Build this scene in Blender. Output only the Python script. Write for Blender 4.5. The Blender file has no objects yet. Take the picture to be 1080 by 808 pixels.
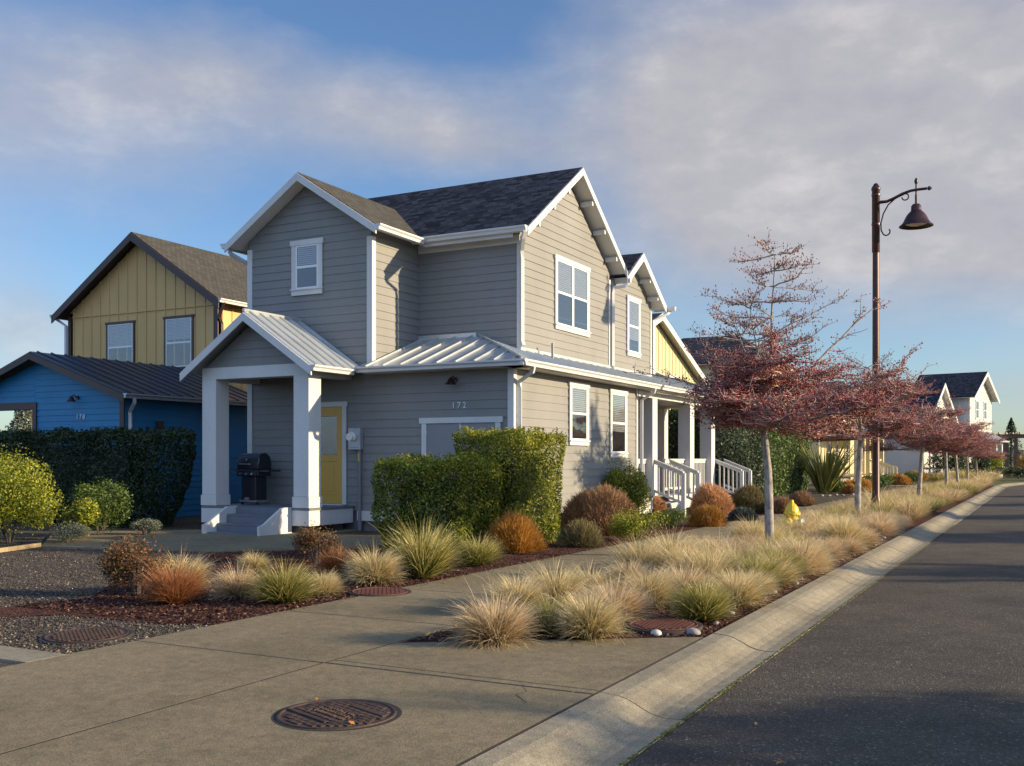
import bpy, bmesh, math, random
import numpy as np
from mathutils import Vector, Matrix
random.seed(7); RNG = np.random.default_rng(7)
R = math.radians
scene = bpy.context.scene
COL = scene.collection
# ------------------------------------------------------------------ survey of the site (metres, street runs along +Y)
EYE = 1.47; YAW = R(27.8); CS, SN = math.cos(YAW), math.sin(YAW)
SUN_AZ = R(16.5); SUN_EL = R(15.5)       # towards the sun: from +X turned to +Y
def G(px, py, h=0.0):
    """ground point seen in that direction"""
    z = 1068.0*(EYE-h)/(py-484.0); u = (px-540)/1068.0
    return (z*(u*CS-SN), z*(u*SN+CS), h)
# ------------------------------------------------------------------ materials
MATS = {}
def nt(name):
    m = bpy.data.materials.new(name); m.use_nodes = True
    n = m.node_tree.nodes; l = m.node_tree.links
    return m, n, l, n['Principled BSDF']
def mix_rgb(n, l, fac, a, b, mode='MIX'):
    x = n.new('ShaderNodeMix'); x.data_type = 'RGBA'; x.blend_type = mode
    for sock, v in ((x.inputs[0], fac), (x.inputs[6], a), (x.inputs[7], b)):
        if hasattr(v, 'is_output'): l.new(v, sock)
        elif isinstance(v, (int, float)): sock.default_value = v
        else: sock.default_value = (*v[:3], 1)
    return x.outputs[2]
def noise(n, l, scale, detail=4, rough=.55, vec=None, dim='3D'):
    t = n.new('ShaderNodeTexNoise'); t.inputs['Scale'].default_value = scale
    t.inputs['Detail'].default_value = detail; t.inputs['Roughness'].default_value = rough
    if vec is not None: l.new(vec, t.inputs['Vector'])
    return t.outputs[0]
def ramp(n, l, fac, stops):
    r = n.new('ShaderNodeValToRGB'); l.new(fac, r.inputs[0])
    el = r.color_ramp.elements
    while len(el) < len(stops): el.new(.5)
    for e, (p, c) in zip(el, stops):
        e.position = p; e.color = (*(c if hasattr(c, '__len__') else (c, c, c)), 1)
    return r.outputs[0]
def objco(n): return n.new('ShaderNodeTexCoord').outputs['Object']
def geopos(n): return n.new('ShaderNodeNewGeometry').outputs['Position']
def bump(n, l, b, h, strength=.3, dist=.02):
    x = n.new('ShaderNodeBump'); x.inputs['Strength'].default_value = strength
    x.inputs['Distance'].default_value = dist; l.new(h, x.inputs['Height']); l.new(x.outputs[0], b.inputs['Normal'])
def paint(name, c, rough=.55, var=.12, scale=1.2, metal=0, bmp=.05, streak=True):
    """painted or plain surface with weathering"""
    if name in MATS: return MATS[name]
    m, n, l, b = nt(name)
    pos = geopos(n)
    mp = n.new('ShaderNodeMapping'); mp.inputs['Scale'].default_value = (1, 1, .35 if streak else 1); l.new(pos, mp.inputs[0])
    a = noise(n, l, scale, 6, .6, mp.outputs[0])
    f = noise(n, l, 45, 3, .6, pos)
    dark = tuple(x*(1-var*1.6) for x in c); lite = tuple(min(1, x*(1+var)) for x in c)
    col = ramp(n, l, a, [(.3, dark), (.7, lite)])
    col = mix_rgb(n, l, .25, col, ramp(n, l, f, [(.35, tuple(x*.75 for x in c)), (.65, lite)]))
    l.new(col, b.inputs['Base Color'])
    b.inputs['Roughness'].default_value = rough; b.inputs['Metallic'].default_value = metal
    bump(n, l, b, f, bmp, .01)
    MATS[name] = m; return m
def leafmat(name, stops, trans=.3, rough=.5, spec=.4):
    """foliage: every leaf or blade has its own shade from the 'rnd' attribute"""
    if name in MATS: return MATS[name]
    m, n, l, b = nt(name)
    at = n.new('ShaderNodeAttribute'); at.attribute_name = 'rnd'
    big = noise(n, l, 3.0, 3, .5, geopos(n))
    ad = n.new('ShaderNodeMath'); ad.operation = 'MULTIPLY_ADD'; l.new(big, ad.inputs[0]); ad.inputs[1].default_value = .7
    s = n.new('ShaderNodeMath'); s.operation = 'SUBTRACT'; l.new(at.outputs['Fac'], s.inputs[0]); s.inputs[1].default_value = .35
    l.new(s.outputs[0], ad.inputs[2])
    col = ramp(n, l, ad.outputs[0], stops)
    l.new(col, b.inputs['Base Color']); b.inputs['Roughness'].default_value = rough
    b.inputs['Specular IOR Level'].default_value = spec
    if trans:
        t = n.new('ShaderNodeBsdfTranslucent'); l.new(col, t.inputs[0])
        mx = n.new('ShaderNodeMixShader'); mx.inputs[0].default_value = trans
        l.new(b.outputs[0], mx.inputs[1]); l.new(t.outputs[0], mx.inputs[2])
        l.new(mx.outputs[0], n['Material Output'].inputs[0])
    MATS[name] = m; return m
def shingle(name, c, c2):
    m, n, l, b = nt(name)
    uv = n.new('ShaderNodeTexCoord').outputs['UV']
    br = n.new('ShaderNodeTexBrick'); l.new(uv, br.inputs[0]); br.inputs['Scale'].default_value = 1
    br.inputs['Brick Width'].default_value = .19; br.inputs['Row Height'].default_value = .125
    br.inputs['Mortar Size'].default_value = .009; br.inputs['Mortar Smooth'].default_value = .3; br.inputs['Bias'].default_value = 0
    br.offset = .37; br.inputs['Color1'].default_value = (*c, 1); br.inputs['Color2'].default_value = (*c2, 1)
    br.inputs['Mortar'].default_value = (.008, .008, .01, 1)
    g = noise(n, l, 60, 4, .7, uv); a = noise(n, l, 1.1, 5, .6, uv)
    col = mix_rgb(n, l, .8, br.outputs[0], ramp(n, l, g, [(.3, .35), (.7, 1.0)]), 'MULTIPLY')
    col = mix_rgb(n, l, .25, col, ramp(n, l, a, [(.3, .6), (.7, 1.0)]), 'MULTIPLY')
    l.new(col, b.inputs['Base Color']); b.inputs['Roughness'].default_value = .9; b.inputs['Specular IOR Level'].default_value = .2
    # each row of tabs rises to its lower edge
    sep = n.new('ShaderNodeSeparateXYZ'); l.new(uv, sep.inputs[0])
    fr = n.new('ShaderNodeMath'); fr.operation = 'FRACT'; dv = n.new('ShaderNodeMath'); dv.operation = 'DIVIDE'
    l.new(sep.outputs[1], dv.inputs[0]); dv.inputs[1].default_value = .125; l.new(dv.outputs[0], fr.inputs[0])
    inv = n.new('ShaderNodeMath'); inv.operation = 'SUBTRACT'; inv.inputs[0].default_value = 1; l.new(fr.outputs[0], inv.inputs[1])
    s2 = n.new('ShaderNodeMath'); s2.operation = 'MULTIPLY_ADD'; l.new(g, s2.inputs[0]); s2.inputs[1].default_value = .5; l.new(inv.outputs[0], s2.inputs[2])
    bump(n, l, b, s2.outputs[0], .8, .012)
    MATS[name] = m; return m
def glassmat():
    m = bpy.data.materials.new('window_glass'); m.use_nodes = True; n = m.node_tree.nodes; l = m.node_tree.links; n.clear()
    o = n.new('ShaderNodeOutputMaterial'); mx = n.new('ShaderNodeMixShader'); t = n.new('ShaderNodeBsdfTransparent')
    g = n.new('ShaderNodeBsdfGlossy'); g.inputs['Roughness'].default_value = .02
    t.inputs[0].default_value = (.84, .86, .88, 1)
    nz = n.new('ShaderNodeTexNoise'); nz.inputs['Scale'].default_value = 1.3
    l.new(geopos(n), nz.inputs['Vector'])
    bp = n.new('ShaderNodeBump'); bp.inputs['Strength'].default_value = .12; bp.inputs['Distance'].default_value = .03
    l.new(nz.outputs[0], bp.inputs['Height']); l.new(bp.outputs[0], g.inputs['Normal'])
    f = n.new('ShaderNodeLayerWeight'); f.inputs[0].default_value = .5
    p5 = n.new('ShaderNodeMath'); p5.operation = 'POWER'; l.new(f.outputs['Facing'], p5.inputs[0]); p5.inputs[1].default_value = 3.5
    ma = n.new('ShaderNodeMath'); ma.operation = 'MULTIPLY_ADD'; l.new(p5.outputs[0], ma.inputs[0]); ma.inputs[1].default_value = .8; ma.inputs[2].default_value = .09
    l.new(ma.outputs[0], mx.inputs[0]); l.new(t.outputs[0], mx.inputs[1]); l.new(g.outputs[0], mx.inputs[2]); l.new(mx.outputs[0], o.inputs[0])
    MATS['glass'] = m; return m
def concrete(name, c, patch=.18):
    m, n, l, b = nt(name); p = geopos(n)
    a = noise(n, l, .7, 8, .62, p); f = noise(n, l, 130, 2, .7, p); g2 = noise(n, l, 9, 5, .7, p)
    col = ramp(n, l, a, [(.28, tuple(x*.66 for x in c)), (.5, c), (.72, tuple(x*1.16 for x in c))])
    col = mix_rgb(n, l, .75, col, ramp(n, l, f, [(.30, .30), (.5, .98), (.7, 1.45)]), 'MULTIPLY')
    col = mix_rgb(n, l, .5, col, ramp(n, l, g2, [(.36, .6), (.6, 1.06)]), 'MULTIPLY')
    # dark dribbles and stains
    st = noise(n, l, 2.3, 7, .75, p)
    col = mix_rgb(n, l, ramp(n, l, st, [(.60, 0), (.70, .4)]), col, tuple(x*.5 for x in c))
    l.new(col, b.inputs['Base Color']); b.inputs['Roughness'].default_value = .9; b.inputs['Specular IOR Level'].default_value = .25
    s = n.new('ShaderNodeMath'); s.operation = 'MULTIPLY_ADD'; l.new(f, s.inputs[0]); s.inputs[1].default_value = .4; l.new(g2, s.inputs[2])
    bump(n, l, b, s.outputs[0], .9, .007)
    MATS[name] = m; return m
def asphalt():
    m, n, l, b = nt('asphalt'); p = geopos(n)
    v = n.new('ShaderNodeTexVoronoi'); v.inputs['Scale'].default_value = 85; l.new(p, v.inputs['Vector'])
    f = noise(n, l, 220, 2, .6, p); a = noise(n, l, .35, 7, .6, p)
    sp = ramp(n, l, v.outputs['Color'], [(0, (.046, .037, .027)), (.72, (.086, .069, .050)), (.88, (.16, .13, .10)), (1, (.36, .32, .27))])
    col = mix_rgb(n, l, .6, sp, ramp(n, l, f, [(.3, .5), (.7, 1.4)]), 'MULTIPLY')
    col = mix_rgb(n, l, .7, col, ramp(n, l, a, [(.3, .62), (.7, 1.15)]), 'MULTIPLY')
    pt = noise(n, l, 1.6, 9, .75, p); col = mix_rgb(n, l, .55, col, ramp(n, l, pt, [(.40, .62), (.5, 1.0), (.66, 1.22)]), 'MULTIPLY')
    l.new(col, b.inputs['Base Color']); b.inputs['Roughness'].default_value = .85; b.inputs['Specular IOR Level'].default_value = .3
    bump(n, l, b, v.outputs['Distance'], .6, .006)
    MATS['asphalt'] = m; return m
def speckle(name, stops, scale, rough=.95, bs=.8, bd=.02):
    m, n, l, b = nt(name); p = geopos(n)
    v = n.new('ShaderNodeTexVoronoi'); v.inputs['Scale'].default_value = scale; l.new(p, v.inputs['Vector'])
    sp = n.new('ShaderNodeSeparateColor'); l.new(v.outputs['Color'], sp.inputs[0])
    a = noise(n, l, 1.3, 6, .6, p)
    col = ramp(n, l, sp.outputs[0], stops)
    col = mix_rgb(n, l, .7, col, ramp(n, l, a, [(.3, .6), (.7, 1.15)]), 'MULTIPLY')
    l.new(col, b.inputs['Base Color']); b.inputs['Roughness'].default_value = rough; b.inputs['Specular IOR Level'].default_value = .2
    bump(n, l, b, v.outputs['Distance'], bs, bd)
    MATS[name] = m; return m
def bark(name, c1, c2):
    m, n, l, b = nt(name); p = objco(n)
    mp = n.new('ShaderNodeMapping'); mp.inputs['Scale'].default_value = (1, 1, .25); l.new(p, mp.inputs[0])
    a = noise(n, l, 28, 6, .7, mp.outputs[0]); g = noise(n, l, 5, 4, .6, p)
    col = ramp(n, l, a, [(.35, c1), (.62, c2)])
    col = mix_rgb(n, l, ramp(n, l, g, [(.5, 0), (.62, .6)]), col, tuple(x*1.25 for x in c2))
    l.new(col, b.inputs['Base Color']); b.inputs['Roughness'].default_value = .9; bump(n, l, b, a, .7, .01)
    MATS[name] = m; return m
glassmat(); concrete('concrete', (.212, .170, .100)); concrete('kerb_concrete', (.255, .222, .158)); asphalt()
concrete('foundation', (.16, .155, .15))
shingle('shingle_charcoal', (.007, .009, .014), (.075, .080, .105)); shingle('shingle_sunlit', (.085, .078, .062), (.13, .12, .095))  # second shingle is the charcoal one recoloured as if lit by the sun
paint('siding_taupe', (.200, .196, .180), .6, .10, 1.0); paint('trim_white', (.56, .55, .52), .5, .08, 1.5)
paint('siding_yellow', (.58, .37, .135), .6, .08); paint('siding_blue', (.010, .17, .34), .55, .1)
paint('siding_cream', (.62, .52, .30), .6, .08); paint('siding_white', (.50, .47, .41), .6, .06); paint('siding_sage', (.50, .45, .25), .6, .07)
paint('siding_pale_blue', (.40, .44, .46), .6, .06)
paint('trim_brown', (.050, .030, .026), .5, .15); paint('door_yellow', (.58, .33, .05), .42, .06); paint('door_grey', (.22, .215, .22), .5, .06)
paint('metal_roof', (.52, .54, .53), .38, .10, 2.0, .55, .02, False); paint('metal_roof_dark', (.035, .040, .055), .35, .2, 2, .3, .02, False)
paint('galvanised', (.42, .44, .45), .42, .12, 6, .5); paint('conduit_grey', (.17, .17, .18), .5, .1, 4)
paint('deck_grey', (.125, .14, .165), .6, .12, 3); paint('black_enamel', (.012, .014, .022), .28, .1, 4); paint('chrome', (.6, .6, .6), .2, .1, 4, .9)
paint('lamp_bronze', (.055, .022, .017), .38, .22, 5, .4, .05, False); paint('hydrant_yellow', (.66, .47, .03), .42, .15, 9, 0, .1)
paint('rust_iron', (.062, .036, .027), .75, .35, 14, .25, .3, False); paint('rust_red', (.125, .042, .028), .8, .3, 14, .1, .3, False)
paint('iron_dark', (.028, .022, .02), .8, .3, 12, .1, .2, False)
paint('interior_dark', (.022, .024, .026), .9, .1); paint('blind_slat', (.52, .51, .48), .6, .05); paint('window_vinyl', (.74, .74, .71), .4, .05)
paint('orange_plastic', (.75, .20, .03), .5, .1); paint('timber', (.34, .25, .13), .8, .25, 6); paint('dark_timber', (.11, .06, .04), .7, .2, 3)
paint('stone_pale', (.50, .48, .44), .8, .2, 12, 0, .3); paint('stone_mid', (.26, .24, .22), .85, .25, 12, 0, .3); paint('lens', (.75, .72, .62), .3, .05)
paint('number_metal', (.60, .62, .64), .35, .05, 4, .3)
speckle('gravel_ground', [(0, (.028, .022, .017)), (.45, (.07, .057, .044)), (.8, (.12, .10, .077)), (1, (.24, .20, .16))], 55)
speckle('mulch_ground', [(0, (.018, .008, .007)), (.5, (.075, .026, .018)), (1, (.16, .065, .04))], 45, .95, 1, .03)
speckle('soil', [(0, (.03, .022, .015)), (.6, (.085, .065, .042)), (1, (.15, .12, .08))], 40)
speckle('lawn_ground', [(0, (.04, .055, .015)), (.6, (.10, .11, .035)), (1, (.17, .155, .06))], 30)
speckle('hill_ground', [(0, (.045, .06, .05)), (1, (.075, .09, .08))], .02)
speckle('moss_mat', [(0, (.05, .065, .01)), (1, (.16, .17, .03))], 60)
bark('bark_grey', (.13, .11, .092), (.34, .31, .27)); bark('bark_twig', (.18, .085, .068), (.46, .30, .25)); bark('bark_brown', (.05, .038, .028), (.13, .10, .075))
leafmat('leaf_hedge', [(0, (.04, .05, .006)), (.4, (.15, .185, .014)), (.7, (.31, .31, .028)), (1, (.60, .52, .07))], .4)
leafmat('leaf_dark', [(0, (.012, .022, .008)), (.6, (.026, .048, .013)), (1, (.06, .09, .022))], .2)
leafmat('leaf_lime', [(0, (.06, .09, .008)), (.45, (.20, .24, .015)), (1, (.55, .50, .06))], .35)
leafmat('leaf_mid', [(0, (.03, .055, .01)), (.5, (.07, .115, .018)), (1, (.15, .20, .03))])
leafmat('leaf_red', [(0, (.06, .018, .01)), (.4, (.13, .05, .02)), (.7, (.13, .12, .03)), (1, (.36, .09, .05))])
leafmat('leaf_silver', [(0, (.06, .075, .045)), (.6, (.15, .165, .10)), (1, (.28, .29, .2))], .2)
leafmat('leaf_teal', [(0, (.02, .03, .03)), (1, (.07, .10, .095))], .2)
leafmat('grass_tan', [(0, (.06, .06, .015)), (.3, (.32, .25, .085)), (.6, (.62, .49, .24)), (1, (.88, .74, .46))], .35)
leafmat('grass_pink', [(0, (.09, .07, .025)), (.35, (.42, .30, .15)), (.7, (.72, .54, .32)), (1, (.90, .76, .52))], .35)
leafmat('grass_green', [(0, (.045, .055, .010)), (.4, (.17, .17, .028)), (.7, (.42, .36, .10)), (1, (.72, .60, .28))], .35)
leafmat('grass_orange', [(0, (.14, .06, .012)), (.5, (.42, .19, .025)), (1, (.70, .40, .09))], .3)
leafmat('grass_rust', [(0, (.10, .035, .015)), (.5, (.30, .11, .04)), (1, (.55, .27, .11))], .3)
leafmat('heath_brown', [(0, (.07, .038, .018)), (.5, (.25, .135, .065)), (1, (.46, .29, .16))], .25)
leafmat('heath_salmon', [(0, (.20, .09, .04)), (.5, (.52, .27, .12)), (1, (.80, .50, .28))], .25)
leafmat('heath_olive', [(0, (.06, .055, .02)), (.5, (.18, .15, .06)), (1, (.34, .27, .13))], .25)
leafmat('flax_leaf', [(0, (.08, .09, .015)), (.5, (.24, .23, .04)), (1, (.48, .42, .12))], .3)
leafmat('berry_red', [(0, (.12, .022, .02)), (.4, (.30, .030, .032)), (.75, (.48, .05, .055)), (1, (.52, .22, .17))], .15, .45)
leafmat('bud_brown', [(0, (.10, .06, .05)), (.6, (.25, .14, .12)), (1, (.42, .20, .17))], .1, .5)
leafmat('leaf_litter', [(0, (.10, .035, .012)), (.6, (.38, .13, .03)), (1, (.6, .3, .06))], .2)
leafmat('pebbles', [(0, (.022, .017, .014)), (.5, (.060, .048, .037)), (.90, (.115, .093, .072)), (1, (.26, .22, .175))], 0, .9)
leafmat('bark_chips', [(0, (.02, .008, .006)), (.5, (.07, .024, .016)), (.85, (.13, .055, .035)), (1, (.28, .17, .11))], 0, .9)
# ------------------------------------------------------------------ object helpers
def link(o, parent=None):
    COL.objects.link(o)
    if parent is not None:
        o.parent = parent
    return o
def world_loc(o):
    v = Vector(o.location); p = o.parent
    while p is not None: v += Vector(p.location); p = p.parent
    return v
def finish(me, name, mat, parent, local, smooth=False):
    me.materials.append(MATS[mat])
    if smooth:
        for p in me.polygons: p.use_smooth = True
    o = bpy.data.objects.new(name, me)
    link(o, parent)
    if parent is not None and not local: o.location = -world_loc(parent)
    return o
class MB:
    def __init__(s): s.v = []; s.f = []; s.uv = {}
    def add(s, vs, fs):
        k = len(s.v); s.v += [tuple(a) for a in vs]; s.f += [tuple(k+i for i in f) for f in fs]
    def box(s, a0, a1, b0, b1, c0, c1, F=None):
        q = [(x, y, z) for x in (a0, a1) for y in (b0, b1) for z in (c0, c1)]
        if F: q = [F(*p) for p in q]
        s.add(q, [(0, 1, 3, 2), (4, 6, 7, 5), (0, 4, 5, 1), (2, 3, 7, 6), (0, 2, 6, 4), (1, 5, 7, 3)])
    def prism(s, poly, n0, n1, F):
        """poly of (u, z), between two depths"""
        k = len(poly)
        s.add([F(u, n0, z) for u, z in poly] + [F(u, n1, z) for u, z in poly],
              [tuple(range(k)), tuple(range(2*k-1, k-1, -1))] + [(i, (i+1) % k, k+(i+1) % k, k+i) for i in range(k)])
    def extrude(s, pts, d):
        k = len(pts); d = Vector(d)
        s.add([Vector(p) for p in pts] + [Vector(p)+d for p in pts],
              [tuple(range(k)), tuple(range(2*k-1, k-1, -1))] + [(i, (i+1) % k, k+(i+1) % k, k+i) for i in range(k)])
    def tube(s, pts, r, n=8, cap=True, twist=0):
        pts = [Vector(p) for p in pts]; rr = r if hasattr(r, '__len__') else [r]*len(pts)
        k0 = len(s.v); up = None
        for i, p in enumerate(pts):
            t = (pts[min(i+1, len(pts)-1)]-pts[max(i-1, 0)]).normalized()
            if up is None: up = Vector((0, 0, 1)) if abs(t.z) < .9 else Vector((1, 0, 0))
            a = t.cross(up).normalized(); b = a.cross(t).normalized(); up = b
            for j in range(n):
                w = 2*math.pi*j/n+twist
                s.v.append(tuple(p+rr[i]*(math.cos(w)*a+math.sin(w)*b)))
        for i in range(len(pts)-1):
            for j in range(n):
                s.f.append((k0+i*n+j, k0+i*n+(j+1) % n, k0+(i+1)*n+(j+1) % n, k0+(i+1)*n+j))
        if cap:
            s.f.append(tuple(k0+j for j in range(n))); s.f.append(tuple(k0+(len(pts)-1)*n+j for j in range(n-1, -1, -1)))
    def lathe(s, prof, c=(0, 0, 0), n=20, axis='Z'):
        k0 = len(s.v)
        for r, h in prof:
            for j in range(n):
                w = 2*math.pi*j/n; x, y = r*math.cos(w), r*math.sin(w)
                p = (x, y, h) if axis == 'Z' else ((h, x, y) if axis == 'X' else (x, h, y))
                s.v.append((c[0]+p[0], c[1]+p[1], c[2]+p[2]))
        for i in range(len(prof)-1):
            for j in range(n):
                s.f.append((k0+i*n+j, k0+i*n+(j+1) % n, k0+(i+1)*n+(j+1) % n, k0+(i+1)*n+j))
        s.f.append(tuple(k0+j for j in range(n))); s.f.append(tuple(k0+(len(prof)-1)*n+j for j in range(n-1, -1, -1)))
    def build(s, name, mat, parent=None, local=False, smooth=False, bevel=0):
        me = bpy.data.meshes.new(name); me.from_pydata(s.v, [], s.f)
        if s.uv:
            u = me.uv_layers.new(name='UVMap')
            for pi, fn in s.uv.items():
                for li in me.polygons[pi].loop_indices:
                    u.data[li].uv = fn(me.vertices[me.loops[li].vertex_index].co)
        bm = bmesh.new(); bm.from_mesh(me); bmesh.ops.recalc_face_normals(bm, faces=bm.faces)
        if bevel: bmesh.ops.bevel(bm, geom=bm.edges[:], offset=bevel, segments=1, affect='EDGES')
        bm.to_mesh(me); bm.free()
        o = finish(me, name, mat, parent, local, smooth)
        if smooth:
            try:
                me.set_sharp_from_angle(angle=R(40))
            except Exception: pass
        return o
def thing(name, label, cat, loc=(0, 0, 0), group=None, rz=0):
    o = bpy.data.objects.new(name, None); COL.objects.link(o); o.empty_display_size = .2
    o.location = loc; o.rotation_euler = (0, 0, rz); o['label'] = label; o['category'] = cat
    if group: o['group'] = group
    return o
def tag(o, label=None, cat=None, group=None, kind=None):
    for k, v in (('label', label), ('category', cat), ('group', group), ('kind', kind)):
        if v: o[k] = v
    return o
def struct(o): o['kind'] = 'structure'; return o
def copy_tree(o, parent=None):
    c = o.copy(); COL.objects.link(c)
    if parent is not None: c.parent = parent
    for ch in o.children: copy_tree(ch, c)
    return c
def place(proto, used, loc, rz=0, sc=1.0, label=None, group=None, cat=None, zsc=None):
    """the first time uses the prototype itself, afterwards a copy with copies of its parts"""
    o = proto if not used.get(proto.name_full) else copy_tree(proto)
    used[proto.name_full] = True
    o.location = loc; o.rotation_euler = (0, 0, rz); o.scale = (sc, sc, zsc or sc)
    if label: o['label'] = label
    if cat: o['category'] = cat
    if group: o['group'] = group
    elif 'group' in o.keys(): del o['group']
    return o
USED = {}
# frames of reference for walls: (along, out, up) -> world
def FS(p): return lambda u, n, z: (u, p-n, z)     # faces the alley (-Y)
def FE(p): return lambda u, n, z: (p+n, u, z)     # faces the street (+X)
def FW(p): return lambda u, n, z: (p-n, u, z)
def FN(p): return lambda u, n, z: (u, p+n, z)
def clip(poly, axis, val, keep_gt):
    out = []
    for i in range(len(poly)):
        a, b = poly[i], poly[(i+1) % len(poly)]
        ia = (a[axis] >= val) == keep_gt or a[axis] == val; ib = (b[axis] >= val) == keep_gt or b[axis] == val
        if ia: out.append(a)
        if ia != ib:
            t = (val-a[axis])/(b[axis]-a[axis]); out.append(tuple(a[k]+t*(b[k]-a[k]) for k in range(2)))
    return out
def lap_wall(parent, F, poly, mat, expo=.17, name='wall', thick=.16, lip=.017, local=False):
    """wall with real lapped boards, butted end to end, none lying quite like the next"""
    rw = random.Random(int(abs(poly[0][0]*37+poly[1][0]*11+len(poly))*100))
    m = MB(); m.prism(poly, -thick, 0, F)
    z0 = min(p[1] for p in poly); z1 = max(p[1] for p in poly); z = z0; k = 0; ua = min(p[0] for p in poly); ub = max(p[0] for p in poly)
    while z < z1-1e-3:
        za, zb = z, min(z+expo, z1)
        c = clip(clip(poly, 1, za, True), 1, zb, False)
        cuts = [ua-1]; u = ua+rw.uniform(.5, 3.6)
        while u < ub: cuts.append(u); u += 3.66
        cuts.append(ub+1)
        for q0, q1 in zip(cuts, cuts[1:]):
            d = clip(clip(c, 0, q0+.0015, True), 0, q1-.0015, False) if len(c) >= 3 else []
            if len(d) < 3: continue
            jit = rw.uniform(-.0028, .0035); sk = rw.uniform(-.0008, .0008)
            nn = lambda uu, zz: .003+(lip+jit-.003+sk*(uu-q0 if q0 > ua-.5 else uu-ua))*(1-(zz-za)/expo)
            kk = len(m.v); m.v += [F(u, nn(u, zz), zz) for u, zz in d]; m.f.append(tuple(range(kk, kk+len(d))))
            us = [u for u, zz in d if abs(zz-za) < 1e-6]
            if len(us) >= 2:
                e0, e1 = min(us), max(us); kk = len(m.v)
                m.v += [F(e0, .001, za), F(e1, .001, za), F(e1, nn(e1, za), za), F(e0, nn(e0, za), za)]; m.f.append((kk, kk+1, kk+2, kk+3))
        z += expo; k += 1
    return m.build(name, mat, parent, local)
def batten_wall(parent, F, poly, mat, step=.4, name='wall', thick=.16, local=False):
    m = MB(); m.prism(poly, -thick, 0, F)
    u0 = min(p[0] for p in poly); u1 = max(p[0] for p in poly); u = u0+step*.5
    while u < u1-.05:
        c = clip(clip(poly, 0, u-.025, True), 0, u+.025, False)
        if len(c) >= 3:
            m.prism(c, .001, .022, F)
        u += step
    return m.build(name, mat, parent, local)
def roof(parent, planes, mat, thick=.05, name='roof', soffit='trim_white', local=False):
    """planes: convex polygons (first edge along the eave); shingled sheets over a soffit board"""
    for pts in planes:
        pts = [Vector(p) for p in pts]
        nrm = (pts[1]-pts[0]).cross(pts[2]-pts[0]).normalized()
        if nrm.z < 0: nrm = -nrm
        ud = (pts[1]-pts[0]).normalized(); vd = nrm.cross(ud).normalized()
        if vd.z < 0: vd = -vd
        m = MB(); m.extrude(pts, -nrm*thick)
        o0 = pts[0].copy()
        fn = lambda co, ud=ud, vd=vd: ((Vector(co)).dot(ud), (Vector(co)-o0).dot(vd))
        for i in range(len(m.f)): m.uv[i] = fn
        r = m.build(name, mat, parent, local)
        if soffit:
            c = sum(pts, Vector())/len(pts)
            s = MB(); s.extrude([p+(c-p)*.004-nrm*(thick+.002) for p in pts], -nrm*.07); s.build('soffit', soffit, parent, local)
def seam_roof(parent, planes, mat, step=.42, name='metal_roof', local=False, h=.03):
    for pts in planes:
        pts = [Vector(p) for p in pts]
        nrm = (pts[1]-pts[0]).cross(pts[2]-pts[0]).normalized()
        if nrm.z < 0: nrm = -nrm
        ud = (pts[1]-pts[0]).normalized(); vd = nrm.cross(ud).normalized()
        if vd.z < 0: vd = -vd
        m = MB(); m.extrude(pts, -nrm*.04)
        o0 = pts[0]; poly = [((p-o0).dot(ud), (p-o0).dot(vd)) for p in pts]
        u0 = min(p[0] for p in poly); u1 = max(p[0] for p in poly); u = u0+step*.5
        while u < u1:
            c = clip(clip(poly, 0, u-.014, True), 0, u+.014, False)
            if len(c) >= 3:
                m.extrude([o0+ud*a+vd*b+nrm*.001 for a, b in c], nrm*h)
            u += step
        m.build(name, mat, parent, local)
def board(parent, p0, p1, drop, t, out, mat='trim_white', name='rake_board', local=False, m=None):
    """board following a line, hanging down by drop, thickness t along out"""
    own = m is None; m = m or MB(); p0 = Vector(p0); p1 = Vector(p1); d = Vector((0, 0, -drop))
    m.extrude([p0, p1, p1+d, p0+d], Vector(out)*t)
    if own: return m.build(name, mat, parent, local)
def gutter(parent, p0, p1, out, mat='trim_white', local=False):
    p0 = Vector(p0); p1 = Vector(p1); o = Vector(out); z = Vector((0, 0, 1)); m = MB()
    prof = [(0, 0), (0, -.11), (.075, -.11), (.085, -.06), (.12, -.03), (.12, 0), (.108, 0), (.108, -.02), (.07, -.06), (.062, -.095), (.012, -.095), (.012, 0)]
    a = [p0+o*x+z*y for x, y in prof]; b = [p1+o*x+z*y for x, y in prof]; k = len(prof)
    m.add(a+b, [(i, (i+1) % k, k+(i+1) % k, k+i) for i in range(k)])
    dd = (p1-p0).normalized()*.006
    for q, s in ((p0, -1), (p1, 1)): m.extrude([q+o*x+z*y for x, y in prof[:6]], dd*s)
    return m.build('gutter', mat, parent, local)
def spout(parent, pts, mat='trim_white', r=.052, local=False):
    m = MB(); m.tube(pts, r, 4, True, math.pi/4); return m.build('downspout', mat, parent, local)
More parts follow.
